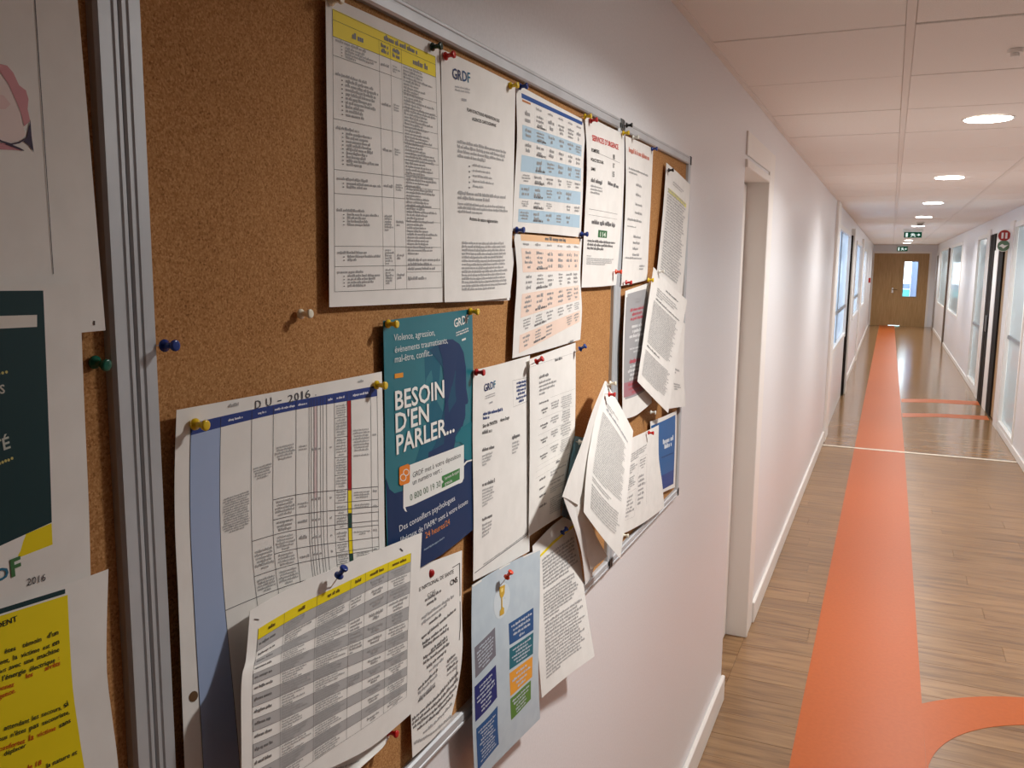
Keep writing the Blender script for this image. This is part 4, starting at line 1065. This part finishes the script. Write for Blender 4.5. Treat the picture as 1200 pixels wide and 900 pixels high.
Pz.text('0 800 00 19 30', (480, 587), (516, 569.5), lin(80, 110, 85), 0, 1.55, 'lettering', 6)
Pz.poly('green_tag', [(517, 558), (538, 548.5), (538, 561.5), (517, 572), (517, 567), (519, 564.5), (517, 562)], lin(66, 130, 72), 6)
Pz.text('Service & appel', (520.5, 562.5), (537, 553.5), OFFW, 0, 1.2, 'lettering', 7); Pz.text('gratuits', (520.5, 568.5), (529, 564.5), OFFW, 0, 1.2, 'lettering', 7)
Pz.text('Des conseillers psychologues', (467.5, 623), (532.5, 586), lin(228, 232, 236), 0, 1.35, 'lettering', 6)
Pz.text("libéraux de l'IAPR* sont à votre écoute", (469, 636), (547.5, 589.5), lin(228, 232, 236), 0, 1.3, 'lettering', 6)
Pz.text('24 heures/24', (498, 631), (526.5, 614), lin(225, 140, 70), 0, 1.4, 'lettering', 6)
Q = Pz.quad((496, 643), (520, 628), (520, 631), (496, 646)); Q.greek(1, 0, 0, 1, 1, lin(140, 160, 180), .5, full=True, layer=6)
Pz.finish()

# P15: GRDF site sheet
S15 = Sheet('site_contact_sheet', 'tall white contact sheet with company logo, right of the teal poster', 'paper',
            [[(554.5, 434, .004), (588, 426, .004), (621, 416.5, .002)], [(554, 520, .006), (588, 508, .005), (621, 497, .003)], [(555, 600, .006), (588, 583, .005), (620.5, 568, .004)], [(554.5, 681, .006), (588, 664, .005), (620.5, 646, .004)]])
logo(S15, (567, 459), (580.5, 454), k=1.6)
q = S15.quad((554.5, 434), (621, 416.5), (620.5, 646), (554.5, 681))
qb = S15.quad((600.5, 446), (620, 442), (619, 469.5), (601.5, 477)); BLU = lin(60, 80, 130)
for t in (0, 1): qb.hline(t, 0, 1, .03, GRY)
qb.vline(0, 0, 1, .03, GRY); qb.greek(6, .12, .06, .92, .95, BLU, .5, 'c', .5)
Q = S15.quad((566, 483), (589, 477), (589, 488), (566, 493)); Q.greek(2, 0, 0, 1, 1, BLU, .5)
S15.text('Site de PANTIN', (565.5, 501.5), (582.5, 496), BLK, 1, 1.6); S15.text('4ème Etage', (586, 494.5), (596.5, 490.5), BLK, 1, 1.3)
Q = S15.quad((565, 505), (577, 502), (577, 507), (565, 510)); Q.greek(1, 0, 0, 1, 1, BLK, .6, full=True)
for (a, b_, c, d, n) in (((565, 526), (579, 522), (579, 526), (565, 530), 1), ((600, 511), (609, 508), (609, 512), (600, 516), 1), ((565, 567), (580, 561), (580, 566), (565, 571), 1), ((565, 608), (577, 602), (577, 606), (565, 611), 1)):
    Q = S15.quad(a, b_, c, d); Q.greek(n, 0, 0, 1, 1, BLK, .7, full=True)
for (a, b_, c, d, n) in (((565, 533), (579, 528), (577, 542), (565, 547), 4), ((600, 518), (611, 514), (610, 528), (600, 533), 4), ((565, 573), (584, 566), (578, 587), (565, 595), 6), ((565, 614), (579, 607), (577, 622), (565, 631), 4)):
    Q = S15.quad(a, b_, c, d); Q.greek(n, 0, 0, 1, 1, GRY, .5)
S15.poly('ruled_lines', [(556, 671), (619, 625.5), (619, 626.3), (556, 672)], GRY, 2)
Q = S15.quad((566, 660), (619, 622), (619, 625), (566, 663)); Q.greek(1, 0, 0, 1, 1, GRY, .4, full=True)
S15.finish()

# P16
S16 = Sheet('schedule_sheet', 'tall white schedule sheet held by a red and a blue pin, board centre', 'paper',
            [[(620.5, 421, .007), (647, 411, .008), (674.5, 401.5, .006)], [(621, 490, .008), (647, 478, .009), (674.5, 466, .008)], [(620.5, 560, .008), (646, 543, .009), (673, 527, .009)], [(619.5, 629, .007), (645, 612, .008), (670.5, 597, .007)]])
q = S16.quad((622, 430), (674, 413), (670, 590), (621, 617))
q.hline(0, 0, 1, .025, GRY); q.greek(1, .50, .0, .68, .022, BLK, .6, full=True); q.greek(1, .86, -.09, .95, -.065, BLK, .6, full=True)
q.greek(1, .16, .075, .36, .095, lin(140, 140, 140), .6, full=True); q.greek(4, .16, .105, .56, .20, DGR, .45, rag=.4)
q.greek(1, .16, .24, .36, .255, lin(140, 140, 140), .6, full=True)
q.hline(.235, .4, 1, .02, GRY)
for (t0, n3) in ((.255, 6), (.35, 5), (.44, 5), (.54, 7)):
    q.greek(2, .18, t0 + .03, .36, t0 + .065, BLK, .5, 'c'); q.greek(3, .40, t0 + .01, .60, t0 + .06, DGR, .5, 'c'); q.greek(n3, .63, t0, .92, t0 + .085, GRY, .5, 'c', .4)
    q.hline(t0 + .09, .14, .95, .018, GRY)
q.hline(.66, .1, .95, .02, GRY); q.greek(1, .55, .665, .65, .685, BLK, .6, full=True); q.hline(.70, .1, .95, .02, GRY)
for t0 in (.72, .78, .83, .90): q.greek(1, .18, t0, .36, t0 + .018, BLK, .6); q.greek(2 if t0 < .83 else 3, .42, t0 - .01, .85, t0 + .03, GRY, .45)
q.greek(5, .42, .93, .85, 1.0, GRY, .5)
S16.finish()

# P17: pale blue trophy sheet
S17 = Sheet('trophy_sheet', 'pale blue sheet with a gold trophy and coloured boxes, hanging below the board', 'paper',
            [[(553, 686, .004), (592, 662, .013), (633, 643, .020)], [(552.5, 745, .010), (592, 728, .020), (632.5, 708, .024)], [(553.5, 800, .013), (592, 785, .022), (631, 768, .024)], [(554, 860, .012), (592, 845, .019), (631.5, 808, .020)], [('w', 1.016, .985, .008), (595, 880, .014), (633, 842, .014)]], mat=M_PALEBLUE)
S17.poly('white_border', [(552.8, 686), (592, 662), (633, 643), (633, 644.5), (592, 663.5), (553.5, 688)], WH, 2)
S17.poly('pale_oval', [(588 + 9.5 * math.cos(t * math.pi / 10) + 1.5 * math.sin(t * math.pi / 10), 704 - 21 * math.sin(t * math.pi / 10) - 3 * math.cos(t * math.pi / 10)) for t in range(20)], lin(206, 216, 222), 1)
GOLD = lin(205, 165, 60)
S17.poly('trophy', [(584.5, 688), (591.5, 685), (591, 695), (589.5, 699), (588.5, 700), (588.5, 711), (590.5, 712.5), (590.5, 719), (585.5, 722), (585.5, 716), (587.2, 713), (587.2, 701), (585.5, 698)], GOLD, 3)
S17.poly('trophy_shine', [(586.5, 690), (589.5, 688.5), (589, 693), (587, 694.5)], lin(240, 215, 130), 4)
for (pts, col, n) in (([(596, 731), (625, 712), (625, 738), (597, 756)], lin(32, 82, 135), 4), ([(597, 760), (625, 741), (624.5, 766), (597, 785)], lin(30, 105, 120), 5), ([(597, 789), (624, 769), (623.5, 793), (598, 816)], lin(232, 160, 58), 4), ([(598, 819), (622, 797), (622, 819), (599, 844)], lin(88, 132, 58), 5),
                      ([(556, 759), (580, 735), (581, 768), (557, 795)], lin(120, 118, 128), 7), ([(556, 805), (581, 779), (582.5, 817), (557, 846)], lin(34, 46, 112), 7), ([(558, 854), (583, 827), (584.5, 872), (560, 903)], lin(38, 88, 142), 10)):
    q = S17.quad(*pts); q.rect(0, 0, 1, 1, col, 1, 'coloured_box'); q.greek(n, .08, .08, .92, .92, lin(200, 210, 222), .38, 'c', .45)
S17.finish()

# P18: text page behind
S18 = Sheet('long_text_sheet', 'white page of dense text with a yellow rule, curling below the board', 'paper',
            [[(624, 640, .003), (645, 618, .004), (667, 600, .004)], [(627, 690, .012), (652, 670, .012), (679, 650, .014)], [(630, 755, .018), (658, 735, .020), (688, 715, .026)], [(635, 818, .018), (664, 793, .026), (697, 769, .036)]])
q = S18.quad((632, 651), (674, 620), (690, 760), (636, 803))
S18.poly('yellow_rule', [(633, 650), (648, 634), (662, 622), (674, 613), (674, 616.5), (662, 625.5), (648, 638), (633, 653)], YEL, 2)
q.greek(9, .06, .04, .93, .28, DGR, .5, rag=.15); q.greek(9, .06, .30, .93, .52, DGR, .5, rag=.25); q.greek(16, .08, .53, .98, .98, GRY, .5, rag=.2)
S18.finish()

# ================================================= far board
S6 = Sheet('instructions_sheet', 'plain white instruction sheet with faint red title, far board upper left', 'paper',
           [[(733, 159, .005), (749, 166, .005), (765.5, 174, .004)], [(733.5, 220, .005), (749, 224, .006), (763, 229, .005)], [(731, 280, .005), (746, 280, .006), (760.5, 281, .005)], [(728, 335, .006), (743, 332, .005), (758.5, 328, .004)]])
q = S6.quad((735, 172), (762, 184), (756, 318), (730, 318))
q.greek(1, .06, .0, .95, .045, lin(215, 140, 125), .6, full=True)
q.greek(2, .05, .15, .95, .21, DGR, .4, rag=.3)
for t in (.27, .35, .43, .50, .70, .75, .80, .85): q.greek(1, .35, t, .70, t + .025, DGR, .6)
q.greek(1, .06, .565, .93, .59, DGR, .6); q.greek(1, .06, .625, .5, .64, DGR, .5); q.greek(1, .06, .88, .95, .9, GRY, .6); q.greek(2, .7, .94, .98, .99, GRY, .5)
S6.finish()

S7 = Sheet('highlighted_sheet', 'white text page with yellow highlighting, far board upper right corner', 'paper',
           [[(781, 190.5, 0.0036), (795, 203, 0.0084), (809, 216.5, 0.0120)], [(778, 235, 0.0048), (792, 246, 0.0096), (806, 258, 0.0132)], [(774, 280, 0.0060), (788, 292, 0.0108), (803, 304, 0.0144)], [(769.5, 322, 0.0060), (784, 336, 0.0108), (799, 350, 0.0144)]])
q = S7.quad((782, 205), (806, 228), (798, 340), (772, 318))
q.greek(2, .25, .0, .8, .05, GRY, .4)
q.rect(.08, .11, .95, .155, lin(230, 225, 130), 1, 'highlight')
q.greek(30, .05, .11, .95, .98, GRY, .5, rag=.2)
S7.finish()

S9 = Sheet('grey_panel_sheet', 'white sheet with a grey rounded panel and pink print, left side of far board', 'paper',
           [[(733, 341, .010), (747, 336, .011), (762, 331, .009)], [(730.5, 390, .014), (746, 386, .014), (761.5, 382, .012)], [(729.5, 440, .014), (745, 435, .015), (761, 430, .014)], [(729.5, 491, .010), (745, 487, .013), (764, 472, .018)]])
q = S9.quad((734, 345), (759, 338), (757, 455), (731, 466))
PNK = lin(190, 95, 105)
q.rect(0, .03, 1, 1, lin(160, 160, 162), 1, 'grey_panel'); q.rect(.05, 0, .95, .03, lin(160, 160, 162), 1, 'grey_panel'); q.rect(.05, 1, .95, 1.02, lin(160, 160, 162), 1, 'grey_panel')
q.rect(0, .86, 1, 1.0, lin(168, 120, 130), 1.5, 'pink_panel')
q.greek(2, .3, .06, .75, .12, lin(60, 60, 70), .5, 'c'); q.greek(3, .12, .15, .9, .28, PNK, .5, 'c', .5, name='heading_text'); q.greek(4, .1, .31, .95, .50, lin(225, 225, 225), .5, 'c', .5); q.greek(2, .1, .53, .95, .60, lin(215, 215, 215), .45, 'c'); q.greek(1, .15, .65, .8, .70, PNK, .6, 'c', name='heading_text'); q.greek(4, .1, .70, .9, .86, lin(225, 225, 225), .5, 'c', .4); q.greek(3, .08, .87, .92, .99, PNK, .5, 'c', .3, name='heading_text')
S9.finish()

S8 = Sheet('slanting_page', 'slanting page of dense text hanging off the right side of far board', 'paper',
           [[(766, 313, 0.0190), (785, 333, 0.0253), (805.5, 352, 0.0289)], [(759, 360, 0.0235), (778, 379, 0.0289), (797, 398, 0.0325)], [(753, 405, 0.0262), (771, 424, 0.0316), (790, 441, 0.0334)], [(747, 447, 0.0271), (765, 466, 0.0316), (783, 484, 0.0343)]])
q = S8.quad((768, 325), (801, 356), (781, 472), (750, 440))
q.greek(1, .35, .02, .80, .04, BLK, .6, full=True); q.greek(4, .1, .07, .85, .17, GRY, .45); q.greek(1, .1, .19, .95, .21, BLK, .6, full=True)
q.greek(26, .06, .23, .95, .66, GRY, .5, rag=.15); q.greek(1, .06, .68, .5, .70, BLK, .6, full=True); q.greek(18, .04, .73, .95, .98, GRY, .5, rag=.15)
S8.finish()
S8b = Sheet('slanting_under_page', 'white page hanging straight down behind the slanting text page', 'paper',
            [[(786, 360, 0.0143), (803, 380, 0.0165)], [(784, 420, 0.0154), (801, 430, 0.0176)], [(784, 479, 0.0154), (803.5, 476, 0.0187)]], (15, 22), res=(6, 10))
q = S8b.cm(); q.greek(2, .35, .55, .75, .62, GRY, .5); q.greek(3, .3, .72, .8, .80, GRY, .5)
S8b.finish()

S20 = Sheet('form_sheet', 'curling white form with small tables, bottom of the far board', 'paper',
            [[(736, 515, .006), (754, 507, .007), (772, 498, .009)], [(733, 550, .010), (752, 541, .012), (772, 535, .012)], [(730, 590, .013), (752, 578, .014), (776, 566, .015)], [(727, 627, .012), (752, 614, .014), (778.5, 595, .017)]])
q = S20.quad((739, 532), (759, 519), (757, 600), (731, 612))
q.greek(4, .0, .0, 1, .14, GRY, .5, rag=.2); q.greek(4, .0, .18, .45, .32, GRY, .5); q.greek(6, .0, .36, .45, .55, GRY, .5); q.greek(6, .0, .62, .45, .95, GRY, .42)
for t in (.58, .98): q.hline(t, 0, .45, .03, GRY)
for t in (.16, .56): q.hline(t, .52, 1, .03, GRY)
q.vline(.52, .16, .9, .03, GRY); q.vline(1, .16, .9, .03, GRY); q.vline(0, .58, .98, .03, GRY); q.vline(.45, .58, .98, .03, GRY)
q.greek(4, .56, .18, .95, .34, DGR, .4, 'c'); q.greek(7, .56, .40, .95, .85, GRY, .4)
S20.finish()

S21 = Sheet('blue_leaflet', 'blue leaflet with white margin in the lower right corner of far board', 'leaflet',
            [[(762, 494, .003), (778, 488, .004), (793, 481, .004)], [(764, 535, .004), (779, 530, .006), (792.5, 525, .006)], [(766, 582, .003), (779, 576, .004), (791, 571, .004)]])
q = S21.quad((763, 499), (791.5, 486), (789, 567), (767, 579))
q.rect(0, 0, 1, 1, lin(42, 98, 158), 1, 'blue_field'); q.rect(.0, .78, 1, 1, lin(46, 72, 138), 1.5, 'deep_blue_field')
q.greek(2, .42, .27, .92, .42, lin(220, 230, 240), .62, 'c', .25, name='heading_text'); q.greek(1, .35, .50, .95, .53, lin(30, 70, 125), .5)
S21.finish()

# booklet of loose pages folded forward
BK = Sheet('page_bundle', 'thick bundle of text pages sagging forward across the board divider', 'page bundle',
           [[(710, 448, .026), (727, 476, .040), (742, 505, .046)], [(698, 490, .036), (719, 521, .050), (738, 552, .056)], [(688, 545, .046), (710, 577, .060), (733, 603, .060)], [(684, 600, .050), (706, 630, .060), (727, 655, .056)]])
q = BK.quad((708, 466), (737, 512), (728, 636), (690, 596))
q.greek(1, .10, .06, .95, .085, lin(60, 70, 100), .6, full=True); q.greek(2, .1, .0, .6, .05, GRY, .4); q.greek(30, .04, .13, .92, .70, lin(120, 120, 120), .42, rag=.15); q.greek(2, .04, .72, .6, .76, GRY, .4); q.greek(9, .04, .78, .92, .98, lin(120, 120, 120), .42, rag=.2)
BK.finish()
Sheet('rolled_page', None, None, [[(709, 446.5, .028), (711, 447, .027), (713, 451, .023)], [(694, 483, .042), (699, 484, .036), (703, 487, .030)], [(683, 517, .050), (688, 519, .043), (694, 522, .037)], [(669, 553, .056), (677, 556, .050), (686, 560, .042)], [(659, 582, .060), (666, 585, .054), (678, 592, .044)]], parent=BK.obj, res=(6, 16))
Sheet('inner_page', None, None, [[(692, 520, .030), (700, 530, .034)], [(679, 560, .036), (692, 575, .040)], [(672, 588, .042), (690, 606, .044)], [(681, 622, .036), (702, 634, .040)], [(692, 668, .026), (712, 652, .040)]], parent=BK.obj, res=(6, 12))
Sheet('inner_page', None, None, [[(660, 582, .058), (672, 588, .044)], [(665, 597, .050), (677, 606, .040)], [(674, 620, .042), (688, 632, .034)], [(682, 650, .032), (697, 655, .026)], [(686, 686, .022), (693, 676, .016)]], parent=BK.obj, res=(6, 12), mat=noise_mat('inner_paper', (0.70, 0.68, 0.66), (0.74, 0.72, 0.70), 40, rough=0.8))
Lf = Sheet('teal_leaflet', 'narrow light blue leaflet peeking out left of the sagging page bundle', 'leaflet',
           [[(674, 511, .012), (690, 514, .012)], [(667.5, 546, .014), (684, 550, .014)], [(661, 590, .016), (676, 600, .016)], [(658, 604, .016), (672, 612, .014)]], (10, 21), mat=noise_mat('light_teal_print', lin(96, 150, 172), lin(110, 162, 182), 30, rough=0.5), res=(6, 12))
q = Lf.cm(); q.rect(0, .72, 1, 1, lin(30, 70, 84), 1, 'dark_teal_band')
Lf.finish()

# ------------------------------------------------------------------ push pins
PIN_COL = {'yellow': lin(225, 190, 30), 'blue': lin(20, 52, 130), 'red': lin(195, 32, 30), 'green': lin(8, 95, 75), 'dark green': lin(8, 48, 36), 'white': lin(232, 226, 205), 'black': lin(18, 18, 20), 'orange': lin(225, 70, 35), 'clear': lin(222, 222, 214)}
pin_mesh = {}
def pin_parts(col):
    if col not in pin_mesh:
        m = principled('pin_' + col.replace(' ', '_'), PIN_COL[col], 0.22, spec=0.5)
        V, Fc = lathe_geo([(0.0, .0030), (.0004, .0046), (.0016, .0049), (.0026, .0046), (.0034, .0030), (.0050, .0024), (.0080, .0025), (.0100, .0034), (.0108, .0042), (.0124, .0044), (.0132, .0040), (.0134, .0028)], 18)
        me = raw_mesh('grip', V, Fc, m, True)
        V, Fc = lathe_geo([(-.011, .0002), (-.0095, .0005), (0.001, .0005)], 8)
        pin_mesh[col] = (me, raw_mesh('needle', V, Fc, M_STEEL, True))
    return pin_mesh[col]
def pin(px, py, dx, col, where, gap=0.0006, tilt=(0, 0), long=False):
    """push pin whose collar shows at px; dx = distance of the pinned paper from the sheet plane"""
    p = on_x(px, py, XP + dx + gap)
    if long:                                  # half pulled out: px is the tip in the paper
        p = on_x(px, py, XP + dx - 0.001); a = tilt[0]
        p = p + np.array([math.cos(a), 0, -math.sin(a)]) * long
    t = empty('push_pin', p); t.rotation_euler = (0, tilt[0], tilt[1])
    tag(t, col + ' push pin ' + where, 'push pin', 'push pins on the cork boards')
    g, nd = pin_parts(col)
    link('grip', g, (0, 0, 0), t); nn = link('needle', nd, (0, 0, 0), t)
    if long: nn.scale = (long / 0.011, 1.3, 1.3)
CK = XC - XP
pin(109, 424, CK, 'green', 'in bare cork of the left board', .001, (.15, .05))
pin(191, 405, .0032, 'blue', 'stuck on the metal rail between the boards', .0005, (-.05, 0))
pin(351, 368, CK, 'white', 'alone in bare cork below the yellow-headed table', .003, (-.05, 0))
pin(227, 497, .005, 'yellow', 'at the left corner of the handwritten table sheet', .001)
pin(440, 451, .004, 'yellow', 'at the right corner of the handwritten table sheet', .001)
pin(453.5, 379.5, .003, 'yellow', 'at the top left corner of the teal poster', .001)
pin(550, 365, .002, 'yellow', 'at the top right corner of the teal poster', .001)
pin(387, 1, .002, 'white', 'at the top left corner of the yellow-headed table', .001)
pin(505.5, 55, .002, 'dark green', 'between the yellow-headed table and the logo page', .001)
pin(521, 66, .003, 'red', 'at the top left of the action plan page', .001, (-.1, 0))
pin(597, 100.5, .002, 'yellow', 'at the top right of the action plan page', .001)
pin(608, 101.5, .002, 'blue', 'at the top left of the blue table', .001)
pin(604.5, 269.5, .004, 'blue', 'between the blue and the orange table, left end', .001)
pin(680.5, 274.5, .004, 'blue', 'between the blue and the orange table, right end', .001)
pin(684.5, 136.5, .002, 'yellow', 'at the top right of the blue table', .001)
pin(691.5, 141.5, .005, 'red', 'at the top left of the emergency sheet', .001, (-.1, 0))
pin(729.5, 156, .007, 'yellow', 'at the top right of the emergency sheet', .001)
pin(733.5, 147, .006, 'black', 'on the top corner between the two right boards', .001)
pin(721, 318.5, .008, 'orange', 'at the lower right of the emergency sheet', .003)
pin(673, 413, .007, 'blue', 'at the top right of the schedule sheet', 0, (-.55, 0), 0.011)
pin(620.8, 428, .008, 'red', 'at the top left of the schedule sheet', 0, (-.5, 0), 0.011)
pin(557, 436, .005, 'red', 'at the top left of the site contact sheet', .001)
pin(386.5, 690, .011, 'blue', 'through the top of the grey table sheet', 0, (-.95, 0), 0.0175)
pin(454, 857.5, .003, 'red', 'at the corner of the hidden bottom sheet', .001)
pin(651.5, 632, .006, 'blue', 'at the top of the long text page', 0, (-.85, 0), 0.0165)
pin(585.5, 687, .014, 'orange', 'above the gold trophy on the pale blue sheet', 0, (-.95, 0), 0.0175)
pin(741, 161, .005, 'clear', 'at the top left of the instruction sheet', .001)
pin(763.5, 174.5, .004, 'blue', 'at the top right of the instruction sheet', .001)
pin(783, 199.5, .006, 'black', 'at the top of the highlighted page', .001)
pin(733, 331, .008, 'red', 'at the top left of the grey panel sheet', .003)
pin(759, 328, .008, 'yellow', 'at the top right of the grey panel sheet', .003)
pin(772, 318, .022, 'clear', 'at the top of the slanting text page', .001)
pin(713, 462, .036, 'red', 'through the folded page bundle', .002)
pin(714, 449, .030, 'white', 'at the very top of the folded page bundle', .001)
pin(678, 518, .014, 'clear', 'on the light blue leaflet beside the bundle', .004)
pin(759.5, 507, .010, 'red', 'in the curling form of the far board', .003)
pin(729.5, 627, .013, 'white', 'at the lower left corner of the curling form', .001)
pin(762, 483, .012, 'clear', 'above the blue leaflet on the far board', .001)
# flat round drawing pin
p = on_x(504.5, 672, XP + .004)
t = empty('drawing_pin', p); t.rotation_euler = (0, 0.0, -0.5); tag(t, 'flat round red drawing pin on the health centre notice', 'drawing pin', 'push pins on the cork boards')
V, Fc = lathe_geo([(0.0, .0045), (.0006, .0056), (.0016, .0050), (.0026, .0030), (.0030, .0010)], 20)
link('head', raw_mesh('head', V, Fc, principled('pin_dark_red', lin(165, 22, 24), 0.3), True), (0, 0, 0), t)
V, Fc = lathe_geo([(-.010, .0002), (-.009, .0005), (0.0005, .0005)], 8)
link('needle', raw_mesh('needle', V, Fc, M_STEEL, True), (0, 0, 0), t)
